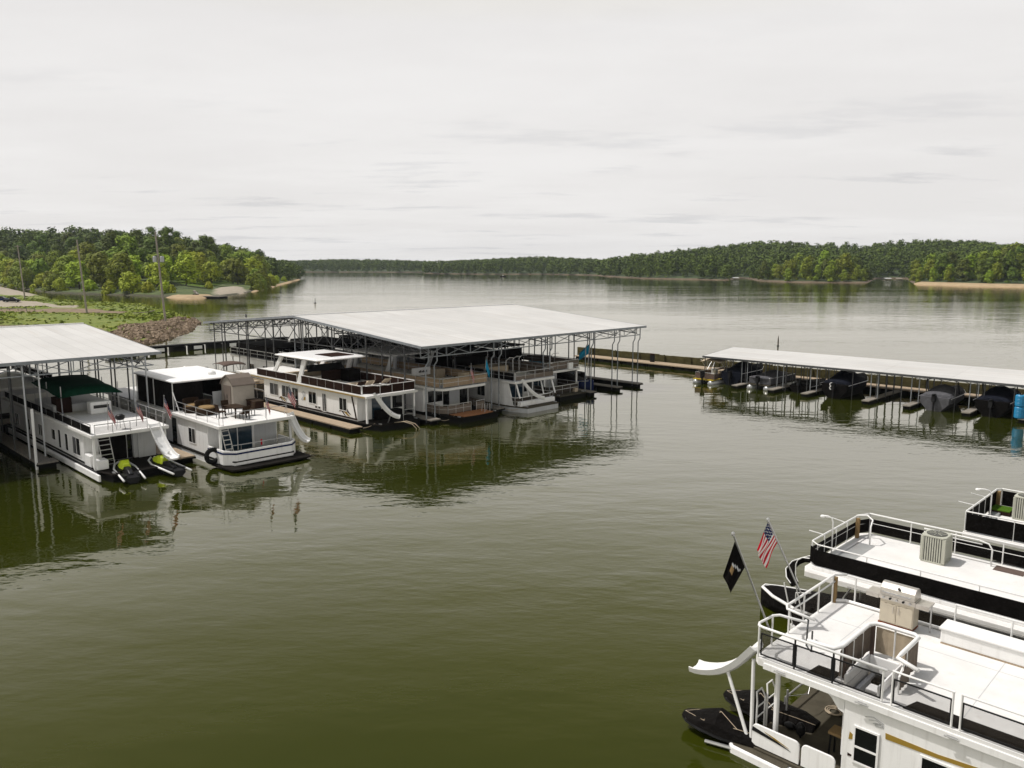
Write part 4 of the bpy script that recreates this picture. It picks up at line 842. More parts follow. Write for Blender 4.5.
m = MB(); m.box(-8.3, -7.5, .0, 1.4, 2.8, 3.65); m.build('helm_console', white, b1, bevel=.08); m = MB(); m.box(-7.497, -7.48, .2, 1.2, 3.2, 3.42); m.build('dash_panel', glass, b1)
m = MB(); m.box(-14, -9.5, -1.8, 1.8, 2.8, 3.4); m.build('sofa', greyw, b1, bevel=.08); m = MB(); m.box(-10.6, -9.4, -1.6, -.6, 2.8, 3.9); m.build('bar_counter', brown, b1, bevel=.04)
slide(b1, curve_pts((-.3, 1.45, 2.95), (2.0, 1.75, 1.0), 9), (0, 1, 0), .75)
m = MB(); m.tube([(1.2, 1.7, .5), (1.35, 1.72, 1.4)], .04, 6); m.tube([(.6, 1.2, .5), (1.35, 1.72, 1.4)], .04, 6); m.build('slide_strut', wpipe, b1)
ladder(b1, -.7, -1.6, -.9, .55, 2.6, alu, .8)
m = MB(); m.box(-2.2, -1.1, -2.2, -1.5, .55, 1.3); m.box(-.9, -.1, -2.15, -1.45, .55, 1.15); m.build('locker', white, b1, bevel=.05)
m = MB(); m.box(-2.28, -2.0, .75, 2.1, .55, 2.35); m.build('wall_panel', greyw, b1)
jet_ski('black jet ski with white gunwales and lime cowl nosed in left of the slide', B1(.9, -.75, .12), ROT_MAIN + R(180 - 8), 'jet skis at the green canopy houseboat')
jet_ski('black jet ski with white gunwales and lime cowl parked under the slide end', B1(1.2, 1.55, .12), ROT_MAIN + R(180 + 6), 'jet skis at the green canopy houseboat')
for k, (x, y, l) in enumerate(((-.12, -1.35, 'small striped flag nearest the corner rail of the green canopy houseboat'), (-.1, .35, 'middle of the three striped flags along the bow rail of the green canopy houseboat'), (-.4, 2.2, 'striped flag beside the slide top of the green canopy houseboat'))):
    flag(l, B1(x, y, 3.0), B1(x + .25, y, 4.75), L=1.05, Hh=.62, seed=k * 2.1, r=.018, wave=.2, fly=((.28, .2, -1), (.2, .3, -1), (.34, .05, -1))[k], group='striped flags on the bow rails')
grill_small('black kettle grill on the bow end of the green canopy houseboat deck', B1(-1.0, -.3, 2.8), 0)

# 2: houseboat with screened top and storage shed
B2 = MAIN(25.2, 48.9)
b2 = houseboat('houseboat with a dark screened top deck and a taupe storage shed on its roof', 25.2, 48.9, ROT_MAIN, 22, 5.3, -1, fd=2.2, railm=None, wins=[(-5.2, .95, 1.1, 1.1, 1), (-12, 1.0, 1.1, .95, 1), (-15.5, 1.0, 1.1, .95, 1)], front='slider', plat=.7, platm=carpetd, hm=white)
m = MB(); m.prism([(-1.0, -2.95), (1.6, -2.75), (1.75, -2.4), (1.75, 2.6), (1.5, 2.95), (-1.0, 3.0)], .10, .22); m.build('swim_platform', carpetd, b2, bevel=.02)
m = MB(); m.box(-.8, 1.3, -2.4, 2.5, -.3, .095); m.build('float', floatm, b2)
m = MB(); m.box(-7.9, -7.2, -2.565, -2.535, .55, 2.35); m.build('side_door', glass, b2)
m = MB(); m.prism([(-2.1, -2.62), (.1, -2.62), (.75, -2.0), (.75, 2.0), (.1, 2.62), (-2.1, 2.62), (-2.1, 2.5), (.05, 2.5), (.65, 1.95), (.65, -1.95), (.05, -2.5), (-2.1, -2.5)], .24, 1.2); m.build('bow_coaming', white, b2, bevel=.02)
m = MB(); m.prism([(-2.1, -2.64), (.12, -2.64), (.775, -2.02), (.775, 2.02), (.12, 2.64), (-2.1, 2.64), (-2.1, 2.61), (.1, 2.61), (.74, 2.0), (.74, -2.0), (.1, -2.61), (-2.1, -2.61)], .95, 1.06); m.build('stripe', navy, b2)
ht = hardtop(b2, -14.6, -7.2, 5.2, 4.85, 2.8)
m = MB(); m.ell((-8.6, .9, 5.1), (.3, .3, .25), 12, 6); m.build('antenna_dome', wpipe, ht, smooth=True)
for (x0, x1, y0, y1) in ((-14.3, -7.6, -2.45, -2.43), (-14.3, -14.28, -2.4, 2.4), (-7.62, -7.6, -2.4, -.3), (-14.3, -7.6, 2.43, 2.45)):
    m = MB(); m.box(x0, x1, y0, y1, 2.83, 4.83); m.build('screen_panel', black, b2)
m = MB()
for x in (-14.3, -11, -7.6):
    for y in (-2.5, 2.5): m.tube([(x, y, 2.8), (x, y, 4.86)], .035, 6)
m.tube([(-7.6, -2.5, 4.2), (-6.6, -2.5, 2.85)], .04, 6); m.tube([(-7.3, 2.4, 4.8), (-6.2, 2.2, 3.6)], .04, 6); m.build('support_post', wpipe, b2)
m = MB(); m.box(-7.6, -7.57, .4, 1.6, 2.85, 3.9); m.build('bar_counter', greyw, b2)
slide(b2, curve_pts((-.5, 2.55, 2.95), (.6, 3.35, .95), 9), (-.5, .86, 0), .62)
ladder(b2, -.8, -1.9, -1.4, .55, 2.6, wpipe, .9)
rail(b2, [(-7.2, -2.55, 2.8), (-.25, -2.6, 2.8)], .8, alu, None, r=.02, sp=1.6); rail(b2, [(-.1, -2.4, 2.8), (-.1, 2.2, 2.8)], .8, alu, None, r=.018, sp=1.5, mid=False)
rail(b2, [(.5, -2.2, 1.2), (.62, -1.6, 1.2), (.62, 1.6, 1.2)], .35, alu, None, r=.02, sp=.9, mid=False)
m = MB(); m.box(.2, .22, 0, .1, 1.2, 1.6); m.build('lamp', red, b2)
sh = thing('storage_shed', 'taupe gabled plastic storage shed standing on the houseboat roof', 'shed', B2(-6.2, 1.7, 2.8), ROT_MAIN + R(90))      # gable end and door look out over the side
m = MB(); m.box(-.8, .8, -.9, .9, 0, 1.72); m.build('wall', shedm, sh, bevel=.02)
m = MB(); m.loft([[(x, -1.0, 1.66), (x, -.55, 2.12), (x, 0, 2.36), (x, .55, 2.12), (x, 1.0, 1.66), (x, 1.0, 1.74), (x, .56, 2.2), (x, 0, 2.45), (x, -.56, 2.2), (x, -1.0, 1.74)] for x in (-.9, .9)]); m.build('roof', shedr, sh)
m = MB(); m.loft([[(x, -.9, 1.722), (x, .9, 1.722), (x, .54, 2.09), (x, 0, 2.33), (x, -.54, 2.09)] for x in (-.8, .8)]); m.build('gable', shedm, sh)
m = MB(); m.box(-.84, -.802, -.55, .55, .08, 1.66); d = m.build('door', shedr, sh); m = MB(); m.box(-.86, -.842, -.03, .03, .7, 1.0); m.build('handle', blackp, d)
m = MB()
for x in (-.815, .745):
    for y in (-.915, .845): m.box(x, x + .07, y, y + .07, .02, 1.68)
m.build('corner_trim', shedm, sh)
table('dark wicker dining table among chairs on the shed houseboat deck', B2(-2.6, -.3, 2.8), ROT_MAIN, 1.7, .95)
for k, (x, y, a, l) in enumerate(((-3.9, -.3, 0, 'dark wicker chair at the shed end of the deck table'), (-1.3, -.3, 180, 'dark wicker chair at the bow end of the deck table'), (-2.9, -1.2, 90, 'dark wicker chair on the outer side of the deck table'), (-2.3, .6, -90, 'dark wicker chair on the dock slip side of the deck table'))):
    chair(l, B2(x, y, 2.8), ROT_MAIN + R(a), wicker, 'wicker chairs round the deck table')
for k, (x, y, l) in enumerate(((-6.4, -1.55, 'round tan cushioned lounge with brown wicker rim next to the screen'), (-4.9, -1.35, 'round tan cushioned lounge with brown wicker rim nearer the deck table'))):
    r = thing('round_lounge', l, 'lounge', B2(x, y, 2.8), ROT_MAIN, 'round lounges on the shed houseboat'); m = MB(); m.lathe([(.55, 0), (.72, .1), (.72, .42), (.66, .46)], 18); m.build('base', wicker, r, smooth=True); m = MB(); m.lathe([(.0, .40), (.64, .42), (.66, .5), (.5, .58), (0, .6)], 18); m.build('cushion', cushion, r, smooth=True)
    m = MB(); m.loft([[(.7 * math.cos(a), .7 * math.sin(a), .42), (.62 * math.cos(a), .62 * math.sin(a), .42), (.66 * math.cos(a), .66 * math.sin(a), .95), (.74 * math.cos(a), .74 * math.sin(a), .95)] for a in [R(130 + 14 * i) for i in range(11)]]); m.build('backrest', wicker, r)
r = thing('deck_box', 'brown wicker storage box standing beside the taupe shed', 'box', B2(-4.6, 2.2, 2.8), ROT_MAIN); m = MB(); m.box(-.65, .65, -.35, .35, 0, .55); m.build('body', brown, r, bevel=.03); m = MB(); m.box(-.68, .68, -.38, .38, .552, .63); m.build('lid', wicker, r, bevel=.02)
flag('small striped flag at the bow rail in front of the deck table', B2(-.15, .6, 2.9), B2(.1, .6, 4.5), L=.9, Hh=.55, seed=4, r=.018, fly=(.2, .15, -1), group='striped flags on the bow rails')
flag('striped flag with dark top half near the slide of the shed houseboat', B2(-.5, 2.2, 2.9), B2(.2, 2.3, 5.0), L=1.1, Hh=.75, seed=7, r=.018, wave=.2, fly=(.3, .2, -1), group='striped flags on the bow rails')
r = thing('rubber_fender', 'black tyre fender hanging at the bow corner of the shed houseboat', 'fender', B2(-.9, -2.85, .75), ROT_MAIN + R(90)); m = MB()
m.loft([[((.42 + .16 * math.cos(q)) * math.cos(a), .16 * math.sin(q), (.42 + .16 * math.cos(q)) * math.sin(a)) for q in [i * math.pi / 4 for i in range(8)]] for a in [i * math.pi / 10 for i in range(21)]], caps=False); m.build('tyre', tyre, r, smooth=True)

# 3: tall houseboat with dark brown rail panels
B3 = MAIN(38.7, 52)
b3 = houseboat('long white houseboat with brown rail panels and a hardtop on broad slanted pillars', 38.7, 52, ROT_MAIN, 22.5, 5.0, -1, fd=1.7, railm=None, wins=[(-15.9, 1.15, 1.6, 1.15, 1), (-13.7, 1.15, 1.5, 1.15, 1), (-9.1, 1.15, 1.3, 1.1, 1), (-6.9, .7, .65, 1.6, 1), (-4.3, 1.15, 1.15, 1.1, 1)], front='dark', plat=.9, hm=floatm, platm=carpetd, stripe=brown, cab0=-17.0)
for y_ in (-2.3, 2.3): m = MB(); m.box(-21.9, -21.78, y_ - .06, y_ + .06, .522, 2.58); m.build('support_post', white, b3)
rail(b3, [(-17.1, -2.4, .52), (-22.2, -2.4, .52), (-22.2, 2.4, .52)], .85, alu, black, r=.022, sp=1.4, mid=False, pz=(.1, .7))
m = MB(); m.box(-11.8, -10.9, -2.415, -2.385, .55, 2.2); d = m.build('side_door', glass, b3); m = MB(); m.box(-11.36, -11.33, -2.43, -2.417, .6, 2.1); m.box(-11.75, -10.95, -2.43, -2.417, 1.2, 1.24); m.build('frame', white, d)
for x in (-8.1, -7.6): window(b3, x, .8, .42, .3, -2.38, -1, 0)
swirl(b3, -13.6, .95, -2.38, -1, .9); swirl(b3, -3.5, 1.0, -2.38, -1, 1.2)
decal(b3, 'emblem', [(-10.4, 1.3), (-10.1, 1.25), (-9.7, 1.5), (-9.6, 2.0), (-9.9, 2.15), (-10.3, 1.95), (-10.0, 1.7)], -2.38, -1, greyw); decal(b3, 'emblem', [(-9.95, 1.3), (-9.65, 1.35), (-9.6, 1.6), (-9.85, 1.6)], -2.39, -1, gold)
decal(b3, 'stripe', [(-2.5, 2.5), (-2.3, 2.5), (-1.75, .7), (-1.95, .7)], -2.385, -1, brown)
m = MB(); m.box(-21.2, -.3, -2.6, -2.56, 2.60, 2.70); m.build('trim_line', gold, b3)
rail(b3, [(-18.0, -2.5, 2.8), (-10.8, -2.5, 2.8)], .68, wpipe, brown, r=.022, sp=1.6, mid=False, pz=(.04, .62), pth=.03)
rail(b3, [(-10.0, -2.5, 2.8), (-.9, -2.5, 2.8)], .72, wpipe, brown, r=.022, sp=1.3, mid=False, pz=(.04, .66), pth=.03)
rail(b3, [(-.9, -2.4, 2.8), (-.12, -1.2, 2.8), (-.12, 2.3, 2.8), (-.4, 2.5, 2.8), (-16, 2.5, 2.8)], .75, wpipe, brown, r=.025, sp=1.1, mid=False, pz=(.06, .68), pth=.03)
hardtop(b3, -14.2, -7.2, 5.3, 4.95, 2.8, patch=brown)
for sy in (-1, 1):
    for (xb, xt) in ((-10.8, -9.9), (-15.6, -13.8)):
        m = MB(); y0, y1 = sorted((sy * 2.36, sy * 2.5)); m.wall([(xb, 2.81), (xb + .62, 2.81), (xt + .75, 4.94), (xt + .1, 4.94)], y0, y1); m.build('hardtop_pillar', white, b3, bevel=.02)
m = MB(); m.box(-10.5, -9.4, -.2, 1.6, 2.8, 3.75); m.build('helm_console', brown, b3, bevel=.06); m = MB(); m.loft([[(-9.9, -1.9, 3.75), (-9.9, 1.9, 3.75), (-9.86, 1.9, 3.75), (-9.86, -1.9, 3.75)], [(-10.3, -1.8, 4.3), (-10.3, 1.8, 4.3), (-10.26, 1.8, 4.3), (-10.26, -1.8, 4.3)]]); m.build('windscreen', glass, b3)
m = MB(); m.box(-14, -11.2, -2.1, -1.4, 2.8, 3.35); m.box(-14, -13.3, -1.38, 1.8, 2.8, 3.35); m.build('sofa', tan, b3, bevel=.06)
m = MB(); m.box(-9.0, -7.6, .9, 2.1, 2.8, 3.9); m.build('wet_bar', black, b3, bevel=.05)
for k in range(5):
    r = thing('sun_lounger', 'brown striped sun lounger in the row on the brown railed houseboat bow', 'lounger', B3(-4.2, -1.7 + .85 * k, 2.8), ROT_MAIN, 'sun loungers in a row on the long houseboat'); m = MB(); m.box(-.9, .7, -.32, .32, .28, .38); m.build('cushion', tan if k % 2 else brown, r, bevel=.03)
    m = MB(); m.loft([[(.7, -.32, .3), (.7, .32, .3), (.7, .32, .38), (.7, -.32, .38)], [(1.25, -.32, .66), (1.25, .32, .66), (1.22, .32, .74), (1.22, -.32, .74)]]); m.build('backrest', brown if k % 2 else tan, r)
    m = MB()
    for x in (-.8, .6):
        for y in (-.28, .28): m.bar((x, y, 0), (x, y, .28), .04)
    m.build('frame', alu, r)
slide(b3, curve_pts((-.25, -1.75, 2.95), (1.25, -.35, .95), 10), (-.68, .73, 0), .62)
m = MB(); m.tube([(.4, -.9, .5), (.75, -.75, 1.45)], .03, 6); m.tube([(.1, -.6, .5), (.75, -.75, 1.45)], .03, 6); m.build('slide_strut', alu, b3)
rail(b3, [(-1.6, 2.38, .52), (-.2, 2.38, .52), (.5, 1.7, .52), (.5, .6, .52)], .85, alu, None, r=.022, sp=1.0)
m = MB(); m.box(-1.6, -.9, .6, 1.6, .52, 1.2); m.box(-1.5, -.9, -.9, .1, .52, 1.3); m.build('deck_seat', black, b3, bevel=.05)
r = thing('water_hose', 'pair of pale ropes looping off the bow into the water below the slide', 'rope', B3(.9, -.6, .4), ROT_MAIN)
for k in range(2):
    m = MB(); m.tube([(0, .25 * k, .15), (.8, .3 + .3 * k, .3), (1.5, .6 + .3 * k, .15), (1.8, .8 + .3 * k, -.2), (1.7, .8 + .3 * k, -.5)], .035, 6); m.build('strand', tan, r, smooth=True)

# 4: houseboat with beige rail canvas and orange swim platform
B4 = MAIN(45.4, 50.6)
b4 = houseboat('houseboat with beige canvas rails and an orange wooden swim platform', 45.4, 50.6, ROT_MAIN, 20, 5.5, -1, fd=2.6, railm=beige, railp=alu, wins=[(-6.5, .7, .9, 1.6, 0), (-9.5, 1.2, 1.3, 1.0, 1), (-13, 1.2, 1.3, 1.0, 1)], front=None, plat=1.7, platm=carpetd, hm=floatm, round_front=.9, post=False)
panel_x(b4, 'window', -2.6, 1, -2.1, -.5, 1.25, 2.25, glass); d = panel_x(b4, 'door', -2.6, 1, -.4, .3, .55, 2.4, glass); panel_x(b4, 'wall_panel', -2.6, 1, .35, 1.5, .55, 2.45, greyw); panel_x(b4, 'window', -2.6, 1, 1.55, 2.5, .6, 2.4, glass)
m = MB(); m.prism([(.0, -1.9), (1.6, -1.7), (1.75, 0), (1.6, 1.7), (.0, 1.9)], .525, .57); m.build('swim_platform', orangew, b4)
rail(b4, [(-2.4, -2.55, .52), (-.6, -2.55, .52), (.05, -2.1, .52), (.1, .5, .52)], .85, alu, meshl, r=.025, sp=.9, pz=(.1, .75)); rail(b4, [(.1, 1.1, .52), (.0, 2.2, .52), (-2.4, 2.5, .52)], .85, alu, meshl, r=.025, sp=.9, pz=(.1, .75))
m = MB()
for y in (1.0, 1.6): m.tube([(1.3, y, .2), (1.3, y, 1.25), (1.0, y, 1.25), (.9, y, .6)], .03, 6)
m.build('boarding_ladder', alu, b4)
hardtop(b4, -14, -7.2, 5.2, 4.95, 2.8)
for sy in (-1, 1):
    for (xb, xt) in ((-8.6, -7.6), (-13.5, -13.2)):
        m = MB(); y0, y1 = sorted((sy * 2.3, sy * 2.42)); m.wall([(xb, 2.81), (xb + .5, 2.81), (xt + .5, 4.94), (xt, 4.94)], y0, y1); m.build('hardtop_pillar', greyw, b4)
m = MB(); m.box(-6.1, -6.0, -1.1, 1.0, 3.15, 3.85); sg = m.build('sign_board', wpipe, b4)
m = MB(); 
for k, (y, wd, hh) in enumerate(((-.35, .1, .16), (-.2, .12, .22), (-.02, .1, .15), (.12, .12, .2), (.3, .1, .15), (.46, .14, .2))): m.box(-5.998, -5.99, y, y + wd, 3.4, 3.4 + hh)
m.build('lettering', black, sg)
m = MB(); m.box(-7.0, -5.4, 1.3, 2.3, 2.8, 3.6); m.box(-4.2, -2.0, -1.2, -.4, 2.8, 3.3); m.box(-2.4, -1.6, 1.2, 1.9, 2.8, 3.65); m.build('deck_furniture', tan, b4, bevel=.06)
flag('red and pale flag hanging at the middle of the beige rail', B4(-.1, .5, 2.9), B4(.15, .5, 4.7), L=1.15, Hh=.65, seed=11, r=.018, fly=(.2, .1, -1), group='striped flags on the bow rails')
flag('pale blue flag at the corner between the beige rail and the black rail', B4(-.6, 2.75, 2.9), B4(-.4, 2.8, 5.0), kind='blue', L=1.4, Hh=.8, seed=2, r=.018, fly=(.2, .2, -1))

# 5: houseboat with black rail and small front slide
B5 = MAIN(52.7, 49.2)
b5 = houseboat('white houseboat with black rail canvas and a short slide curving to its bow fence', 52.7, 49.2, ROT_MAIN, 20, 5.2, -1, fd=2.6, railm=None, wins=[(-5.2, 1.0, 1.1, 1.2, 1), (-9, 1.1, 1.2, 1.0, 1)], front='dark', plat=1.0, platm=carpet, hm=greyw, post=False, low_rail=meshm)
rail(b5, [(-8, -2.6, 2.8), (-.2, -2.6, 2.8)], .8, alu, black, r=.025, sp=1.4, pz=(.08, .74)); rail(b5, [(-.1, -2.5, 2.8), (-.1, 2.5, 2.8), (-8, 2.6, 2.8)], .8, alu, meshl, r=.025, sp=1.2, pz=(.08, .5))
m = MB()
for sy in (-1, 1): m.tube([(-.2, sy * 2.35, 2.6), (.3, sy * 2.35, 1.3)], .08, 6); m.tube([(-.3, sy * 1.0, 2.6), (.1, sy * 1.0, 1.3)], .06, 6)
m.build('support_post', wpipe, b5)
m = MB(); m.wall([(-2.6, .55), (-2.6, 2.58), (-1.0, 2.58), (-.3, .55)], -2.56, -2.48); m.build('wing_wall', white, b5)
slide(b5, curve_pts((-.2, -1.7, 2.9), (1.3, -.2, 1.15), 9), (-.7, .7, 0), .6)
m = MB(); m.box(-.4, .35, -2.3, 2.3, .53, .95); m.build('bow_seat', white, b5, bevel=.05)
m = MB()
for y in (-.9, .4, 1.6): m.tube([(-3.2 - y * .3, y, 2.8), (-3.2 - y * .3, y, 4.3), (-2.9 - y * .3, y + .15, 4.6), (-2.5 - y * .3, y + .35, 4.6)], .03, 6)
m.build('lamp_pole', wpipe, b5)
m = MB(); m.tube([(-4.5, -1.6, 2.8), (-4.5, -1.6, 3.9), (-4.5, .6, 3.9), (-4.5, .6, 2.8)], .03, 6); m.build('arch', alu, b5)
m = MB(); m.box(-7.5, -5, -1.5, 1.5, 2.8, 3.5); m.build('sofa', tan, b5, bevel=.06)

# 6: houseboat nearest the open corner
B6 = MAIN(59.3, 51.6)
b6 = houseboat('houseboat with brown mesh rails moored last before the empty finger docks', 59.3, 51.6, ROT_MAIN, 20, 5.1, -1, fd=3.0, railm=meshl, railp=alu, wins=[], front='slider', plat=1.3, platm=carpet, hm=floatm, low_rail=meshm)
m = MB(); m.tube([(-2.0, .3, 2.8), (-2.0, .3, 4.0), (-1.7, .5, 4.3), (-1.3, .8, 4.3)], .03, 6); m.build('lamp_pole', wpipe, b6)
m = MB(); m.box(-1.0, .2, .6, 1.3, 2.8, 3.45); m.build('locker', white, b6, bevel=.05)
m = MB(); m.box(-.6, .2, -1.8, -1.2, .52, .95); m.box(.2, .7, 1.0, 1.5, .52, .9); m.build('deck_seat', tan, b6, bevel=.05)
# more houseboats on the far side of the big dock, bows towards the inlet
for k, (s_, t_, l) in enumerate(((45.0, 88.6, 'houseboat with black covered top deck on the far side of the big dock, inlet end'), (51.8, 88.4, 'second houseboat along the far side of the big dock, black screens on its roof'), (58.7, 88.4, 'third houseboat along the far side of the big dock behind the posts'), (65.0, 88.0, 'houseboat at the far corner of the big dock next to the walkway'))):
    b = houseboat(l, s_, t_, ROT_FORE, 15, 4.9, 1, fd=2.4, railm=black, wins=[(-5.5, 1.1, 1.0, 1.0, 1), (-8.5, 1.1, 1.0, 1.0, 1), (-11, .7, .7, 1.6, 0)], front=None, plat=1.0, hm=floatm, group=None)
    m = MB(); m.box(-11, -1.5, -2.35, 2.35, 4.1, 4.24); m.build('hardtop', black, b, bevel=.02); m = MB(); m.box(-11, -1.4, 2.3, 2.33, 3.3, 4.09); m.build('screen_panel', black, b)
    m = MB()
    for x in (-10.8, -1.7):
        for y in (-2.2, 2.2): m.tube([(x, y, 2.8), (x, y, 4.1)], .04, 6)
    m.build('support_post', alu, b); m = MB(); m.box(-10.5, -6, 1.9, 1.95, 2.85, 4.08); m.build('screen_panel', black, b)
m = None

# houseboats under the left roof; two out of view, added to block skylight
b = houseboat('dark screened houseboat added out of view beside the green canopy houseboat to block skylight', 10.0, 61.5, ROT_MAIN, 14, 4.6, -1, fd=2.2, railm=black, front='dark', plat=.8, hm=floatm, wm=greyw)
m = MB(); m.box(-12, -3, -2.2, 2.2, 4.5, 4.65); m.build('hardtop', black, b)
m = MB()
for x in (-11.8, -3.2):
    for y in (-2.1, 2.1): m.tube([(x, y, 2.8), (x, y, 4.5)], .04, 6)
m.build('support_post', alu, b)
for k, (s_, l) in enumerate(((18.4, 'dark covered houseboat on the inlet side of the left roof, behind the green canopy'), (12.6, 'dark covered houseboat added out of view on the inlet side to block skylight'))):
    b = houseboat(l, s_, 91.0, ROT_FORE, 14, 4.7, 1, fd=2.2, railm=black, front=None, plat=.8, hm=floatm, wm=greyw)
    m = MB(); m.box(-12, -2.5, -2.25, 2.25, 4.5, 4.62); m.build('hardtop', black, b); m = MB(); m.box(-11.8, -3, 2.1, 2.14, 2.9, 4.3); m.build('screen_panel', black, b)
    m = MB()
    for x in (-11.8, -2.7):
        for y in (-2.1, 2.05): m.tube([(x, y, 2.8), (x, y, 4.5)], .04, 6)
    m.build('support_post', alu, b)

# dark tops and screens on the houseboats deeper under the big roof
for bt, x0, x1 in ((b5, -15, -8.6), (b6, -15, -7.5)):
    m = MB(); m.box(x0, x1, -2.3, 2.3, 4.55, 4.68); m.build('hardtop', black, bt); m = MB(); m.box(x0 + .2, x1 - .4, -2.25, -2.21, 2.85, 4.5); m.build('screen_panel', black, bt); m = MB(); m.box(x1 - .3, x1 - .26, -2.1, 2.1, 2.85, 4.3); m.build('screen_panel', black, bt)
    m = MB()
    for x in (x0 + .1, x1 - .1):
        for y in (-2.2, 2.2): m.tube([(x, y, 2.8), (x, y, 4.55)], .04, 6)
    m.build('support_post', alu, bt)

# mooring lines from the bows to the finger docks
def mooring(label, a, b, sag=.35):
    a, b = V(a), V(b); r = thing('mooring_line', label, 'mooring line', a, 0, 'mooring lines at the middle docks'); m = MB(); m.tube([(b - a) * (i / 8) - V((0, 0, sag * 4 * (i / 8) * (1 - i / 8))) for i in range(9)], .022, 5); m.build('line', tan, r)
mooring('slack mooring line from the green canopy houseboat to the plank pier on its right', B1(.9, 1.7, .6), P(20.6, 52.6, .5)); mooring('slack mooring line from the long brown railed houseboat to its side pier', B3(.2, -2.0, .6), P(35.2, 53.2, .5))
mooring('slack mooring line from the orange platform houseboat to the finger on its left', B4(.8, -2.0, .6), P(42.0, 50.6, .5)); mooring('slack mooring line from the black railed houseboat to the finger on its left', B5(.6, -1.9, .6), P(49.4, 50.6, .5))
mooring('slack mooring line from the last houseboat to the empty finger dock', B6(.8, 1.9, .6), P(62.0, 50.6, .5))

# ------------------------------------------------------------------ small boats
def hull_small(root, L, Wd, h, m, bow=.32, name='hull', zb=-.15):
    a = MB(); rings = []
    for f, w_, zt in ((0, .46, h * .9), (.35, .5, h * .92), (.65, .47, h), (.85, .28, h * 1.1), (.96, .1, h * 1.16), (1.0, .02, h * 1.18)):
        x = -L / 2 + L * f; ww = Wd * w_; rings.append([(x, -ww * .45, zb + .25 * max(0, f - .7)), (x, -ww, h * .45), (x, -ww * 1.03, zt), (x, ww * 1.03, zt), (x, ww, h * .45), (x, ww * .45, zb + .25 * max(0, f - .7))])
    a.loft(rings); return a.build(name, m, root, bevel=.02)
def outboard(root, x, y=0.0, m=blackp):
    a = MB(); a.loft([[(x + dx, y - w_, z), (x + dx, y + w_, z), (x + dx - .45, y + w_ * .8, z), (x + dx - .45, y - w_ * .8, z)] for dx, w_, z in ((0, .16, .75), (.05, .2, 1.0), (.05, .2, 1.3), (-.05, .14, 1.5))]); o = a.build('outboard_motor', m, root, bevel=.05)
    a = MB(); a.box(x - .3, x - .12, y - .06, y + .06, -.3, .74); a.build('shaft', m, o)
def bimini(root, x0, x1, Wd, z, zb, m, n=6):
    g = [[(x0 + (x1 - x0) * i / n, -Wd / 2 + Wd * j / 8, z + .14 * math.sin(math.pi * j / 8) - .18 * abs(2 * i / n - 1) ** 3) for j in range(9)] for i in range(n + 1)]
    a = MB(); a.sheet(g); c = a.build('bimini_top', m, root, smooth=True); q = c.modifiers.new('s', 'SOLIDIFY'); q.thickness = .04
    a = MB()
    for x in (x0 + .1, (x0 + x1) / 2, x1 - .1):
        for y in (-Wd / 2, Wd / 2): a.tube([((x0 + x1) / 2, y, zb), (x, y, z - .02)], .025, 5)
    a.build('bimini_frame', alu, root)
def cover(root, L, Wd, h, m, peak=.5, pk=-.1, name='cover', zs=.55):
    # canvas pulled tight over seats and windscreen
    a = MB(); rings = []
    for i in range(11):
        f = i / 10; x = -L / 2 + L * f; w_ = Wd * .53 * (1 if f < .6 else max(.06, 1 - ((f - .6) / .4) ** 1.7)); top = h + peak * math.exp(-((f - .5 - pk) / .2) ** 2) + .12 * math.sin(i * 2.3) * (0 < i < 10) + .1
        rings.append([(x, -w_, zs), (x, -w_ * 1.02, h), (x, -w_ * .6, (h + top) / 2 + .07), (x, 0, top), (x, w_ * .6, (h + top) / 2 + .07), (x, w_ * 1.02, h), (x, w_, zs)])
    a.loft(rings); o = a.build(name, m, root, smooth=False); s_ = o.modifiers.new('s', 'SUBSURF'); s_.levels = 1; s_.render_levels = 1; return o
def cover_boat(name, label, cat, loc, rz, L, Wd, h, hullm, cm, peak, pk=-.1, group=None, arch=False, motor=True, face=None):
    r = thing(name, label, cat, loc, rz, group); hull_small(r, L, Wd, h, hullm); cover(r, L * .96, Wd, h, cm, peak, pk, zs=h * .3); 
    q = MB(); q.tube([(-L / 2, -Wd * .53, h * .86), (L * .15, -Wd * .53, h * .9), (L * .36, -Wd * .3, h * 1.0), (L * .5, 0, h * 1.1), (L * .36, Wd * .3, h * 1.0), (L * .15, Wd * .53, h * .9), (-L / 2, Wd * .53, h * .86)], .03, 5); q.build('rub_rail', alu, r)
    if motor: outboard(r, -L / 2)
    if arch:
        a = MB(); a.tube([(-L * .12, -Wd * .5, h), (-L * .2, -Wd * .5, h + 1.15), (-L * .2, -Wd * .3, h + 1.3), (-L * .2, Wd * .3, h + 1.3), (-L * .2, Wd * .5, h + 1.15), (-L * .12, Wd * .5, h)], .05, 6); a.build('wake_tower', blackp, r)
    return r
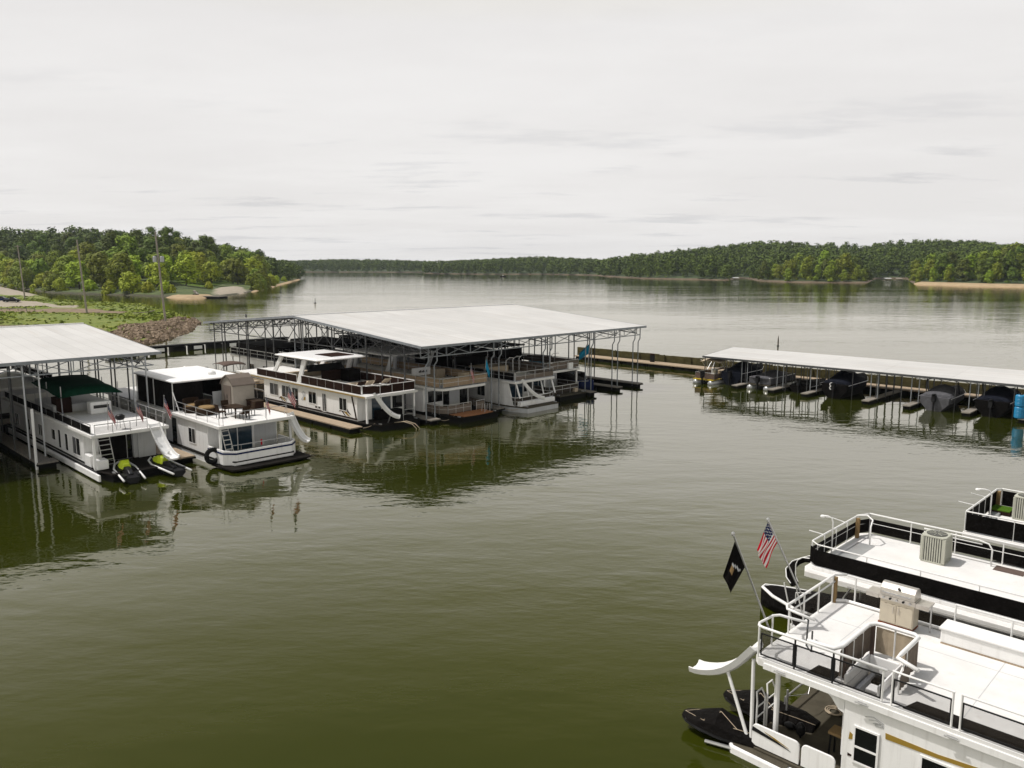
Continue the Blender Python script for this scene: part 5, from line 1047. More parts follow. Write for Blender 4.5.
def pontoon(label, loc, rz, topm, bodym, L=6.6, group=None, covered=False, biminim=None, accent=yellow):
    r = thing('pontoon_boat', label, 'pontoon boat', loc, rz, group)
    for y in (-.95, .95):
        a = MB(); a.tube([(-L / 2, y, .12), (L / 2 - .6, y, .12), (L / 2 - .1, y, .22)], .32, 10, .3); a.ell((L / 2 - .1, y, .22), (.35, .28, .28), 10, 6); a.build('pontoon', silver, r, smooth=True)
    a = MB(); a.box(-L / 2, L / 2, -1.25, 1.25, .45, .53); a.build('deck', accent if accent else carpet, r)
    rail(r, [(-L / 2 + .4, -1.2, .53), (L / 2 - .3, -1.2, .53), (L / 2 - .3, 1.2, .53), (-L / 2 + .4, 1.2, .53), (-L / 2 + .4, -1.2, .53)], .7, alu, bodym, r=.02, sp=1.2, mid=False, pz=(.05, .62))
    a = MB(); a.box(-L / 2 + .6, -L / 2 + 1.2, -1.1, 1.1, .53, 1.0); a.box(L / 2 - 2.4, L / 2 - .5, .55, 1.1, .53, 1.0); a.box(L / 2 - 2.4, L / 2 - .5, -1.1, -.55, .53, 1.0); a.build('bench', tan, r, bevel=.05)
    a = MB(); a.box(-.3, .3, .3, .9, .53, 1.35); a.build('helm_console', greyw, r, bevel=.05)
    outboard(r, -L / 2 + .1)
    if covered: cover(r, L * .95, 2.4, 1.25, covered, .55, 0.0, zs=1.0)
    if biminim: bimini(r, -2.0, .9, 2.5, 2.5, 1.2, biminim)
    return r
# open slips behind the second and third houseboats
G = 'small boats in the open slips behind the houseboats'
pontoon('pontoon boat with a taupe bimini top in the open slips behind the storage shed', P(39.7, 83.6), ROT_DOCK + R(90), taupe, tan, biminim=taupe, accent=tan)
pontoon('pontoon boat with tan benches between the shed and the long white houseboat', P(39.2, 76.6), ROT_DOCK + R(90), taupe, tan, accent=tan)
cover_boat('runabout', 'small runabout under an orange brown cover beyond the taupe bimini', 'motorboat', P(39.4, 91.2, .1), ROT_DOCK + R(90), 5.8, 2.2, .9, white, cushion, .45)
# dark boat with a blue flag at the corner slip of the big dock
r = cover_boat('speedboat', 'dark covered speedboat moored under the blue flag at the dock corner', 'motorboat', P(64.2, 55.2, .1), ROT_MAIN, 7.0, 2.5, 1.0, navy, black, .8, motor=False, arch=True)
k = thing('dock_hut', 'small dark blue hut standing by the blue flag under the big roof', 'hut', P(63.4, 58.6, .47), ROT_DOCK); m = MB(); m.box(-.8, .8, -.8, .8, 0, 2.7); m.build('wall', bluec, k); m = MB(); m.box(-.95, .95, -.95, .95, 2.702, 2.85); m.build('roof', blackp, k); m = MB(); m.box(-.42, .42, -.84, -.803, .05, 2.2); m.build('door', blackp, k)
flag('large bright blue flag hanging from a leaning pole at the dock corner', P(64.6, 53.0, .6), P(65.6, 53.4, 5.0), kind='blue', L=1.5, Hh=1.1, seed=3, r=.035, fly=(-.75, 0, -.8), wave=.18)
cover_boat('speedboat', 'low dark boat lying between the two empty finger docks', 'motorboat', P(69.5, 60.5, .1), ROT_MAIN, 6.5, 2.4, .8, blackp, black, .35)
# small boats of the low right-hand dock; bows point in, sterns to the open water
RB = ROT_DOCK
pontoon('pontoon boat with two pale tan bimini tops and yellow deck at the dock end', P(80.6, 46.6), RB, tan, taupe, biminim=tan, accent=yellow, L=7.0)
bimini_root = thing('bimini_awning', 'second pale tan awning standing over the end slip', 'awning', P(84.4, 48.6, .5), RB); bimini(bimini_root, -1.4, 1.3, 2.4, 2.0, 0, tan)
cover_boat('speedboat', 'dark speedboat covered in black canvas beside the yellow decked pontoon', 'motorboat', P(81.9, 43.9, .1), RB, 7.0, 2.5, 1.5, inkc, inkc, .95)
pontoon('pontoon boat fully wrapped in a dark grey cover', P(81.0, 40.3), RB, greycover, greycover, covered=greycover, accent=None)
cover_boat('jon_boat', 'low black covered boat lying between the grey pontoon and the tall black boat', 'motorboat', P(81.7, 36.2, .05), RB, 6.0, 2.2, .75, black, black, .25)
n8 = cover_boat('speedboat', 'tall black covered boat with a pale figure 8 on its stern', 'motorboat', P(81.5, 32.2, .1), RB, 7.4, 2.7, 1.5, black, inkc, 1.3)
m = MB()
for z in (.95, 1.3):
    for a_ in range(12): m.bar((-3.8, .25 + .15 * math.cos(a_ * math.pi / 6), z + .16 * math.sin(a_ * math.pi / 6)), (-3.8, .25 + .15 * math.cos((a_ + 1) * math.pi / 6), z + .16 * math.sin((a_ + 1) * math.pi / 6)), .07)
m.build('numeral', wpipe, n8)
cover_boat('speedboat', 'boat in a grey wrinkled cover with a dark tubular tower', 'motorboat', P(80.9, 22.9, .1), RB, 6.8, 2.6, 1.3, greycover, greycover, .85, arch=True)
cover_boat('speedboat', 'black covered boat with a tubular tower beside the blue barrels', 'motorboat', P(81.3, 18.4, .1), RB, 7.0, 2.7, 1.45, black, inkc, 1.1, arch=True)
cover_boat('speedboat', 'black covered boat past the blue barrels at the edge of the photo', 'motorboat', P(81.7, 13.2, .1), RB, 7.0, 2.6, 1.4, black, black, 1.0)
for z, l in ((.45, 'lower of two stacked blue plastic barrels on the finger dock'), (1.45, 'upper of two stacked blue plastic barrels on the finger dock')):
    r = thing('blue_barrel', l, 'barrel', P(76.7, 16.0, z - .05), 0, 'stacked blue barrels'); m = MB(); m.lathe([(.36, 0), (.42, .06), (.43, .3), (.41, .33), (.43, .36), (.43, .62), (.41, .65), (.43, .68), (.42, .9), (.36, .96), (0, .96)], 16); m.build('drum', barrelm, r); m = MB(); m.lathe([(.12, .962), (.12, 1.0), (0, 1.0)], 10); m.build('cap', blackp, r)

# ------------------------------------------------------------------ shore: poles, cars, floating dock, buoys
def upole(label, px, py, pyt, zb, lean=0.0, boxes=False, arm=False):
    p = at(px, py, zb); d = math.hypot(p.x, p.y); h = (py - pyt) / FPX * p.y * 1.0
    r = thing('utility_pole', label, 'utility pole', p, 0); m = MB(); m.tube([(0, 0, -.5), (lean * h, 0, h)], .24, 8, .16); m.build('pole', polem, r)
    if arm: m = MB(); m.bar((lean * h - 1.1, 0, h - .5), (lean * h + 1.1, 0, h - .5), .14); m.build('crossarm', polem, r)
    if boxes:
        for sx in (-.75, .75):
            m = MB(); m.lathe([(.38, 0), (.4, .1), (.4, 1.1), (.3, 1.25), (0, 1.28)], 12, (lean * h * .65 + sx, -.1, h * .66)); m.build('transformer', silver, r)
        m = MB(); m.box(lean * h - .4, lean * h + .4, -.08, .12, h * .72, h * .72 + .3); m.build('bracket', galvd, r)
    return r
upole('tall utility pole with two pale transformers near the spit point', 165.5, 321, 233, 1.2, -.05, True)
upole('bare leaning utility pole in the grass of the spit', 87, 313, 241, 1.2, -.06)
upole('utility pole with a crossarm behind the parked cars', 25, 299, 246, 1.2, -.05, arm=True)
def car(label, loc, rz, bm, pickup=False):
    r = thing('parked_car', label, 'car', loc, rz, 'cars parked on the gravel')
    m = MB(); m.loft([[(x, -.88, z0), (x, .88, z0), (x, .9, (z0 + z1) / 2), (x, .84, z1), (x, -.84, z1), (x, -.9, (z0 + z1) / 2)] for x, z0, z1 in ((-2.3, .45, .95), (-2.2, .3, 1.0), (1.0, .3, 1.02), (2.1, .32, .92), (2.3, .45, .8))]); m.build('body', bm, r, bevel=.04)
    a, b = (-.6, .9) if pickup else (-2.1, .95)
    m = MB(); m.loft([[(a, -.8, 1.0), (a, .8, 1.0), (b + .5, .8, 1.0), (b + .5, -.8, 1.0)], [(a + .25, -.66, 1.6), (a + .25, .66, 1.6), (b - .35, .66, 1.6), (b - .35, -.66, 1.6)]]); c = m.build('cabin', glass, r, bevel=.03); m = MB(); m.box(a + .25, b - .35, -.66, .66, 1.602, 1.66); m.build('roof', bm, c, bevel=.02)
    for x in (-1.45, 1.4):
        for y in (-.86, .86):
            m = MB(); m.tube([(x, y - .11, .34), (x, y + .11, .34)], .34, 14); wh = m.build('wheel', tyre, r); m = MB(); m.tube([(x, y - .115, .34), (x, y + .115, .34)], .19, 10); m.build('rim', alu, wh)
    for y in (-.6, .6): m = MB(); m.box(2.2, 2.32, y - .15, y + .15, .62, .76); m.build('headlight', wpipe, r)
    return r
pc = at(1, 301.5, 1.3); car('dark parked car at the frame edge on the gravel area', pc + V((0, 0, 0)), R(15), navy); pc = at(12, 302.4, 1.3); car('second dark parked car just right of the first on the gravel', pc, R(20), blackp, True)
p0 = at(-15, 310.8, 1.2); p1 = at(35, 311.6, 1.2); gr = thing('barrier_rail', 'low rusty barrier rail along the edge of the gravel area', 'barrier', p0, math.atan2((p1 - p0).y, (p1 - p0).x)); ln = (p1 - p0).length
m = MB(); m.bar((0, 0, .7), (ln, 0, .7), .16); m.build('rail', polem, gr); 
for i in range(7): m = MB(); m.bar((ln * i / 6, 0, -.3), (ln * i / 6, 0, .75), .15); m.build('post', polem, gr)
fp = at(208, 297.0, .3); fd_ = thing('floating_dock', 'grey floating dock with a small dark cart at the boat ramp', 'dock', fp, R(-12)); m = MB(); m.box(-8, 7, -2.5, 3, .2, .45); m.build('deck', woodg, fd_); m = MB(); m.box(-7.8, 6.8, -2.4, 2.9, -.3, .19); m.build('float', floatm, fd_)
m = MB(); m.tube([(-6, 3, .45), (-12, 9, 2.0)], .5, 4); m.build('gangway', woodg, fd_)
kt = thing('golf_cart', 'small dark cart parked on the grey floating dock', 'cart', fp + V((-5, .5, .46)), R(-20)); m = MB(); m.box(-1.1, 1.1, -.55, .55, .25, .75); m.build('body', blackp, kt, bevel=.06); m = MB(); m.box(-.9, .6, -.5, .5, 1.7, 1.78); m.build('roof', brown, kt)
m = MB()
for x in (-.8, .5):
    for y in (-.45, .45): m.bar((x, y, .7), (x, y, 1.72), .05)
m.build('roof_post', blackp, kt)
for x in (-.7, .7):
    for y in (-.5, .5): m = MB(); m.tube([(x, y - .08, .22), (x, y + .08, .22)], .22, 10); m.build('wheel', tyre, kt)
def buoy(label, px, py, h, m1, r_=.2):
    r = thing('channel_buoy', label, 'buoy', at(px, py)); m = MB(); m.lathe([(r_ * .7, -.4), (r_, -.1), (r_, h * .55), (r_ * .6, h * .8), (r_ * .2, h), (0, h)], 10); m.build('body', m1, r); m = MB(); m.lathe([(r_ * 1.6, -.05), (r_ * 1.7, .08), (r_ * 1.2, .15), (r_ * 1.02, .15)], 12); m.build('collar', blackp, r)
buoy('dark post buoy standing off the low white roof', 778, 346, 1.7, bark, .11); buoy('small white buoy in open water past the big roof', 315, 303, 2.1, wpipe, .3); buoy('tiny dark buoy off the end of the spit', 246, 316, .6, blackp, .15)
r = thing('fishing_boat', 'tiny fishing boat far out on the open lake', 'motorboat', at(503, 276.6, 0), R(10)); hull_small(r, 6.5, 2.3, .9, brown); m = MB(); m.box(-.6, .4, -.5, .5, .8, 1.7); m.build('console', wpipe, r)
# distant intake tower and lakeside boat docks
tp = at(440, 273.3); r = thing('intake_tower', 'pinkish concrete tower standing in the water below the distant hills', 'tower', tp); m = MB(); m.box(-3.5, 3.5, -3.5, 3.5, -2, 15); m.build('shaft', pinkstone, r); m = MB(); m.box(-4.2, 4.2, -4.2, 4.2, 15.002, 17); m.build('cabin', wcloth, r); m = MB(); m.box(4.3, 26, -1.2, 1.2, 15.2, 16.2); m.build('bridge', galvd, r)
for k, (px, l) in enumerate(((887, 'white roofed boat dock inside the narrow cove on the right'), (898, 'brown roofed boat dock deeper inside the narrow cove'), (735, 'small boat dock in the gap between the wooded points'))):
    p = at(px, 280.3 if px > 800 else 279.6); r = thing('cove_boat_dock', l, 'boat dock', p, R(5 * k)); r.scale = (.5, .6, .45); m = MB(); m.box(-5, 5, -4, 4, 0, .5); m.build('deck', woodg, r); m = MB(); m.loft([[(-5.5, -4.5, 3.0), (5.5, -4.5, 3.0), (5.5, -4.5, 3.15), (-5.5, -4.5, 3.15)], [(-5.5, 0, 4.2), (5.5, 0, 4.2), (5.5, 0, 4.35), (-5.5, 0, 4.35)], [(-5.5, 4.5, 3.0), (5.5, 4.5, 3.0), (5.5, 4.5, 3.15), (-5.5, 4.5, 3.15)]]); m.build('roof', greyw if k != 1 else polem, r)
    m = MB()
    for x in (-4.8, 4.8):
        for y in (-3.8, 3.8): m.bar((x, y, 0), (x, y, 3.1), .2)
    m.build('post', galv, r)

# ------------------------------------------------------------------ foreground houseboats (local x = t, y = -s; the camera side is +y)
def FORE(s0, t0): return lambda x, y, z=0.0: P(s0 - y, t0 + x, z)
F1 = FORE(21.45, 9.5); ZD = 2.8; H1 = 2.65
f1 = thing('houseboat', 'closest white houseboat with a grill and stair well on its upper deck', 'houseboat', F1(0, 0), ROT_FORE)
m = MB(); m.prism([(-17, -2.75), (-.6, -2.75), (.1, -2.2), (.1, 2.2), (-.2, 2.85), (-17, 2.85)], -.3, .2); m.build('hull', white, f1, bevel=.05)
m = MB(); m.prism([(-17, -2.7), (-.55, -2.7), (.05, -2.1), (.05, 2.2), (-.2, 2.8), (-17, 2.8)], .203, .3); m.build('lower_deck', carpet, f1, bevel=.01)
m = MB(); m.prism([(-1.2, 2.35), (.2, 2.4), (.48, 2.62), (.52, 2.85), (.35, 3.05), (-1.2, 3.1)], -.25, .22); ns = m.build('pontoon_nose', white, f1, bevel=.05); m = MB(); m.prism([(-1.2, 2.42), (.15, 2.46), (.4, 2.65), (.44, 2.84), (.3, 2.98), (-1.2, 3.03)], .222, .24); m.build('tread', carpet, ns)
# cabin walls round an open bow deck; the near wall carries windows and stripes
m = MB(); m.box(-16.8, -2.45, 2.5, 2.62, .302, ZD - .2); m.build('cabin_wall', white, f1, bevel=.015)
m = MB(); m.box(-16.8, -2.45, -2.62, -2.5, .302, ZD - .2); m.build('cabin_wall', white, f1)
m = MB(); m.box(-2.55, -2.45, -2.49, 2.49, .302, ZD - .2); fw_ = m.build('front_wall', greyw, f1)
d = panel_x(f1, 'door', -2.45, 1, -1.0, .9, .32, 2.35, glass); panel_x(d, 'frame', -2.42, 1, -.08, -.03, .32, 2.35, wpipe)
m = MB(); m.wall([(-2.44, 2.58), (-1.9, 2.58), (-2.1, 2.45), (-2.3, 2.2), (-2.44, 2.15)], 2.52, 2.6); m.build('corner_bracket', white, f1)
def win2(x, z, wd, hh, nm='window'):
    o = window(f1, x, z, wd, hh, 2.62, 1, 0); q = MB(); q.box(x + .05, x + wd - .05, 2.624, 2.655, z + hh * .42, z + hh * .42 + .05); q.build('sash_bar', white, o); return o
win2(-3.33, 1.0, .62, .98); 
w2 = window(f1, -5.6, 1.0, 1.35, .9, 2.62, 1, 1)
window(f1, -8.0, 1.0, 1.35, .9, 2.62, 1, 1)
decal(f1, 'stripe', [(-3.45, 2.08), (-3.46, 1.93), (-4.6, 1.96), (-6.2, 2.06), (-8, 2.22), (-8, 2.26), (-6, 2.16), (-4.6, 2.06)], 2.62, 1, gold)
decal(f1, 'emblem', [(-2.62, 1.75), (-2.85, 1.62), (-2.6, 1.55)], 2.62, 1, gold); decal(f1, 'emblem', [(-2.6, 1.18), (-2.8, 1.14), (-2.6, 1.1)], 2.62, 1, brown)
m = MB()
for k in range(3): m.tube([(-2.95 - .1 * k, 2.628, 2.3 - .05 * k), (-3.15 - .08 * k, 2.628, 2.36 - .06 * k), (-3.4, 2.628, 2.28 - .05 * k), (-3.2, 2.628, 2.22 - .03 * k)], .008, 4)
m.build('pinstripe', silver, f1)
# bow gates
def gate(x0, x1, z0, z1, nm='bow_gate'):
    m = MB(); n = 6; pl = [(x0, z0), (x1, z0)]; r_ = .14
    for k in range(n + 1): a = k * math.pi / 2 / n; pl.append((x1 - r_ + r_ * math.cos(a), z1 - r_ + r_ * math.sin(a)))
    for k in range(n + 1): a = math.pi / 2 + k * math.pi / 2 / n; pl.append((x0 + r_ + r_ * math.cos(a), z1 - r_ + r_ * math.sin(a)))
    m.wall(pl, 2.68, 2.74); return m.build(nm, white, f1, bevel=.012)
g1 = gate(-1.42, -.1, .33, .95); gate(-2.35, -1.48, .33, .95)
decal(g1, 'stripe', [(-.1, .74), (-.12, .86), (-.8, .72), (-1.2, .60), (-.8, .66)], 2.74, 1, blackp); decal(g1, 'stripe', [(-.45, .84), (-.75, .78), (-1.15, .66), (-.75, .74)], 2.742, 1, gold)
# upper deck around the stair opening
hx0, hx1, hy0, hy1 = -3.12, -2.38, .95, 2.4
m = MB(); dz0 = ZD - .2
m.prism([(hx1, -H1), (-.3, -H1), (0, -H1 + .3), (0, H1 - .14), (-.14, H1), (hx1, H1)], dz0, ZD)
m.box(-16.6, hx0, -H1, H1, dz0, ZD); m.box(hx0, hx1, -H1, hy0, dz0, ZD); m.box(hx0, hx1, hy1, H1, dz0, ZD)
m.build('upper_deck', deckw, f1)
m = MB(); m.prism([(-16.6, H1 + .003), (-.3, H1 + .003), (-.3, H1 + .06), (-16.6, H1 + .06)], ZD - .24, ZD - .06); m.build('fascia', white, f1, bevel=.015)
m = MB(); m.prism([(-16.6, H1 + .003), (-.25, H1 + .003), (-.25, H1 + .03), (-16.6, H1 + .03)], ZD - .055, ZD + .03); m.build('deck_edge', wpipe, f1)
m = MB(); m.box(hx0 - .06, hx0 - .004, hy0 - .06, hy1 + .06, ZD, ZD + .28); m.box(hx1 + .004, hx1 + .06, hy0 - .06, hy1 + .06, ZD, ZD + .28); m.box(hx0, hx1, hy0 - .06, hy0 - .004, ZD, ZD + .28); m.build('stair_coaming', white, f1, bevel=.03)
m = MB(); m.box(hx0 - .04, hx0 - .002, hy0, hy1, .9, dz0 - .003); m.box(hx1 + .002, hx1 + .04, hy0, hy1, .9, dz0 - .003); m.build('stair_wall', white, f1)
m = MB()
for i in range(6): m.box(hx0 + .03, hx1 - .03, hy0 + .02 + .2 * i, hy0 + .26 + .2 * i, 2.45 - .27 * i, 2.52 - .27 * i)
m.build('stair_tread', carpetd, f1)
m = MB(); m.box(hx0 + .02, hx1 - .02, hy1 - .05, hy1 - .02, .9, 2.55); m.build('stair_door', bglass, f1)
m = MB(); m.box(-3.1, -2.8, 1.95, 2.33, 2.3, 2.85); m.build('step_box', white, f1, bevel=.03)
# stair enclosure: canvas panels under a fat white top rail
def canvas(root, a, b, z0, z1, mt, n=12, amp=.02):
    a, b = V(a), V(b); d = (b - a); nn = V((-d.y, d.x, 0)).normalized(); q = MB()
    q.loft([[a.lerp(b, i / n) + nn * (amp * math.sin(i * 1.9) - .012) + V((0, 0, z0)), a.lerp(b, i / n) + nn * (amp * math.sin(i * 1.9) + .012) + V((0, 0, z0)), a.lerp(b, i / n) + nn * (amp * .6 * math.sin(i * 1.9) + .012) + V((0, 0, z1)), a.lerp(b, i / n) + nn * (amp * .6 * math.sin(i * 1.9) - .012) + V((0, 0, z1))] for i in range(n + 1)]); return q.build('rail_panel', mt, root)
ex0, ex1, ey0, ey1 = -3.35, -2.15, .25, 2.3
canvas(f1, (ex1, ey1, ZD), (ex1, ey0 + .12, ZD), .1, .78, meshl); canvas(f1, (ex1 - .12, ey0, ZD), (ex0 + .12, ey0, ZD), .08, .78, tan, amp=.008); canvas(f1, (ex0, ey0 + .12, ZD), (ex0, 1.25, ZD), .08, .78, meshl)
m = MB(); tr = [(ex1 + .8, 2.45, ZD + .84), (ex1 + .12, 2.45, ZD + .86), (ex1, 2.2, ZD + .88), (ex1, ey0 + .25, ZD + .88), (ex1 - .1, ey0 + .06, ZD + .88), (ex1 - .25, ey0, ZD + .88), (ex0 + .12, ey0, ZD + .88), (ex0, ey0 + .12, ZD + .88), (ex0, 1.55, ZD + .88), (ex0 + .05, 1.7, ZD + .80), (ex0 - .5, 1.9, ZD + .75)]
m.tube(tr, .056, 8); m.build('stair_rail', wpipe, f1, smooth=True)
m = MB()
for x, y in ((ex1, 2.2), (ex1, 1.5), (ex1, .9), (ex0, 1.2), (ex0 + .1, ey0), (-2.75, ey0)): m.tube([(x, y, ZD), (x, y, ZD + .86)], .028, 6)
m.build('rail_post', wpipe, f1)
m = MB(); m.box(ex1 - .1, ex1 - .02, ey0 + .02, ey0 + .14, ZD, ZD + .84); m.box(ex1 - .06, ex1 + .02, 2.0, 2.14, ZD, ZD + .84); m.build('corner_post', taupe, f1)
m = MB(); m.tube([(ex0, 1.2, ZD), (ex0, 1.2, ZD + .5), (ex0 - .05, 1.4, ZD + .62), (ex0 - .1, 1.75, ZD + .6), (ex0 - .1, 1.95, ZD + .45), (ex0 - .1, 1.95, ZD)], .025, 6); m.build('grab_rail', wpipe, f1)
canvas(f1, (ex0 - .1, 1.25, ZD), (ex0 - .1, 1.9, ZD), .08, .5, meshl)
# outer rails with dark mesh screens in black frames
m = MB(); zt = ZD + .86
m.tube([(-3.38, H1 - .05, zt - .02), (-.2, H1 - .05, zt), (-.06, H1 - .1, zt), (-.0, H1 - .25, zt), (-.05, 1.75, zt), (-.16, 1.58, zt), (-.9, 1.5, zt)], .036, 8); m.build('top_rail', wpipe, f1, smooth=True)
m = MB(); m.tube([(-.9, 1.0, zt - .1), (-.12, 1.05, zt), (-.02, .85, zt), (-.02, -2.35, zt), (-.3, -2.6, zt)], .038, 8); m.tube([(-.1, .8, zt - .16), (-.1, -2.35, zt - .16)], .025, 6); m.build('top_rail', wpipe, f1, smooth=True)
m = MB(); m.tube([(-3.5, H1 - .05, zt + .02), (-4.85, H1 - .05, zt + .02)], .025, 6); m.tube([(-4.98, H1 - .05, zt + .02), (-16, H1 - .05, zt + .02)], .025, 6); m.build('top_rail', wpipe, f1)
m = MB()
for x in (-.1, -3.3, -3.52, -4.82, -5.0, -6.6, -8.2, -10, -12): m.tube([(x, H1 - .05, ZD + .02), (x, H1 - .05, zt)], .026, 6)
for y in (1.75, .75, -.2, -1.2, -2.2): m.tube([(-.05, y, ZD), (-.05, y, zt)], .025, 6)
for x in (-.6, -2, -3.4, -4.8, -6.2, -7.6, -9): m.tube([(x, -H1 + .08, ZD), (x, -H1 + .08, zt)], .028, 6)
m.build('rail_post', wpipe, f1)
for x in (-1.1, -2.1): q = MB(); q.tube([(x, H1 - .05, ZD + .02), (x, H1 - .05, zt)], .024, 6); q.build('rail_post', blackp, f1)
def framed(x0, x1, z0=.08, z1=.7):
    fr = MB(); y0, y1 = H1 - .065, H1 - .035
    fr.box(x0, x1, y0, y1, ZD + z0, ZD + z0 + .03); fr.box(x0, x1, y0, y1, ZD + z1 - .03, ZD + z1); fr.box(x0, x0 + .03, y0, y1, ZD + z0 + .03, ZD + z1 - .03); fr.box(x1 - .03, x1, y0, y1, ZD + z0 + .03, ZD + z1 - .03)
    o = fr.build('rail_frame', blackp, f1); q = MB(); q.box(x0 + .03, x1 - .03, H1 - .056, H1 - .044, ZD + z0 + .03, ZD + z1 - .03); q.build('screen', screen, o)
for a, b in ((-1.08, -.16), (-2.08, -1.12), (-3.28, -2.12), (-4.80, -3.54), (-6.58, -5.02), (-8.18, -6.62), (-9.9, -8.22)): framed(a, b)
for y0, y1 in ((1.8, 2.5), (-.18, .72), (-1.18, -.22), (-2.2, -1.22)):
    q = MB(); q.box(-.06, -.048, y0, y1, ZD + .08, ZD + .68); q.build('screen', screen, f1)
q = MB(); q.box(-9, -.35, -H1 + .074, -H1 + .086, ZD + .1, ZD + .5); q.build('screen', screen, f1)
m = MB(); m.tube([(-.1, -2.3, ZD + .06), (-.35, -2.5, ZD + .06), (-16, -2.5, ZD + .06)], .05, 8); m.build('base_rail', wpipe, f1); m = MB(); m.tube([(-.35, -H1 + .08, zt), (-2.0, -H1 + .08, zt)], .03, 6); m.tube([(-3.4, -H1 + .08, zt), (-16, -H1 + .08, zt)], .03, 6); m.build('top_rail', wpipe, f1)
m = MB(); m.box(-.14, -.02, -2.34, -2.22, ZD, ZD + .82); m.build('corner_post', cushion, f1)
m = MB(); m.tube([(-.75, 1.1, ZD), (-.75, 1.1, ZD + .5), (-.7, .95, ZD + .68), (-.45, .8, ZD + .72)], .025, 6); m.tube([(-.75, 1.1, ZD), (-1.0, 1.35, ZD), (-1.0, 1.35, ZD + .6)], .025, 6); m.build('grab_rail', galvd, f1)
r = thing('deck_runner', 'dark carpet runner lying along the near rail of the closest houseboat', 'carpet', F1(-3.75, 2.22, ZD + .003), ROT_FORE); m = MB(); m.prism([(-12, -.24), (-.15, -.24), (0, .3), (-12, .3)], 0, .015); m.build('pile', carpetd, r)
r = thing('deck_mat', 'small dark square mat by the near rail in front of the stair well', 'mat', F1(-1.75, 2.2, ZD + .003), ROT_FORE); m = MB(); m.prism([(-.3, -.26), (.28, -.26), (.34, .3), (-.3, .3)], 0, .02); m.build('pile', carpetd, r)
# seams, cleats and loose lines that a used deck carries
m = MB()
for x in (-1.3, -4.9, -7.4): m.box(x - .008, x + .008, (-2.4 if x < -2 else -2.3), (.2 if x > -4 else 1.9), ZD + .0015, ZD + .004)
m.box(-16, -.4, -1.05, -1.035, ZD + .0015, ZD + .004); m.build('deck_seam', greyw, f1)
for x in (-.8, -2.9, -4.9, -6.9):
    m = MB(); m.box(x - .1, x + .1, H1 + .065, H1 + .10, ZD - .16, ZD - .12); m.tube([(x - .16, H1 + .12, ZD - .14), (x + .16, H1 + .12, ZD - .14)], .018, 6); m.build('edge_cleat', alu, f1)
r = thing('rope_coil', 'coil of pale dock line lying on the open bow deck', 'rope', F1(-1.05, -.4, .31), ROT_FORE); m = MB()
for k in range(3): m.tube([((.16 + .05 * k) * math.cos(a), (.16 + .05 * k) * math.sin(a), .02 + .015 * k) for a in [i * math.pi / 8 for i in range(17)]], .016, 5)
m.build('line', tan, r)
# struts, slide, gear on the bow
sl_path = [(.05, 2.3, ZD + .12), (.25, 2.3, 2.66), (.45, 2.3, 2.40), (.65, 2.3, 2.18), (.9, 2.3, 1.97), (1.15, 2.3, 1.81), (1.4, 2.3, 1.70), (1.65, 2.3, 1.62), (1.85, 2.3, 1.58), (2.02, 2.3, 1.58)]
slide(f1, sl_path, (0, 1, 0), .6, wpipe, .13)
m = MB(); m.tube([(-.05, 2.66, .12), (.1, 2.45, 2.6)], .05, 8); m.tube([(-.05, 2.66, .12), (.85, 2.45, 1.95)], .05, 8); m.build('slide_strut', wpipe, f1)
m = MB(); m.tube([(-.55, 2.3, .3), (-.55, 2.3, dz0)], .07, 8); m.tube([(-.45, -2.3, .3), (-.45, -2.3, dz0)], .07, 8); m.build('support_post', white, f1)
m = MB()
for y in (1.15, 1.75): m.tube([(.05, y, .3), (.05, y, 1.25), (.12, y + .08, 1.5), (.12, y + .38, 1.5), (.05, y + .46, 1.25), (.05, y + .46, .3)], .025, 6); m.tube([(.05, y, .8), (.05, y + .46, .8)], .02, 6); m.tube([(.05, y, 1.1), (.05, y + .46, 1.1)], .02, 6)
m.build('boarding_ladder', wpipe, f1)
m = MB(); m.tube([(.0, .6, .3), (.0, .6, .75), (.0, -1.9, .75), (.0, -1.9, .3)], .03, 6); m.tube([(-.2, .9, .3), (-.2, .9, 1.2)], .03, 6); m.tube([(-.2, .9, 1.0), (-.5, .2, .9), (-.3, -.6, 1.4), (-.4, -1.2, 2.5)], .012, 5); m.build('bow_rail', alu, f1)
m = MB(); m.ell((-.9, 1.5, .55), (.14, .14, .2), 8, 6); m.tube([(-.9, 1.5, .3), (-.9, 1.5, .5)], .03, 6); m.ell((-.5, 1.3, .4), (.18, .12, .1), 8, 5); m.build('winch', blackp, f1)
r = thing('bar_stool', 'dark bar stool with a tan seat under the upper deck by the bow door', 'stool', F1(-2.0, 1.65, .3), ROT_FORE); m = MB(); m.box(-.22, .22, -.22, .22, .68, .76); m.build('seat', cushion, r, bevel=.02)
for x in (-.18, .18):
    for y in (-.18, .18): m = MB(); m.bar((x, y, 0), (x * .85, y * .85, .68), .04); m.build('leg', blackp, r)
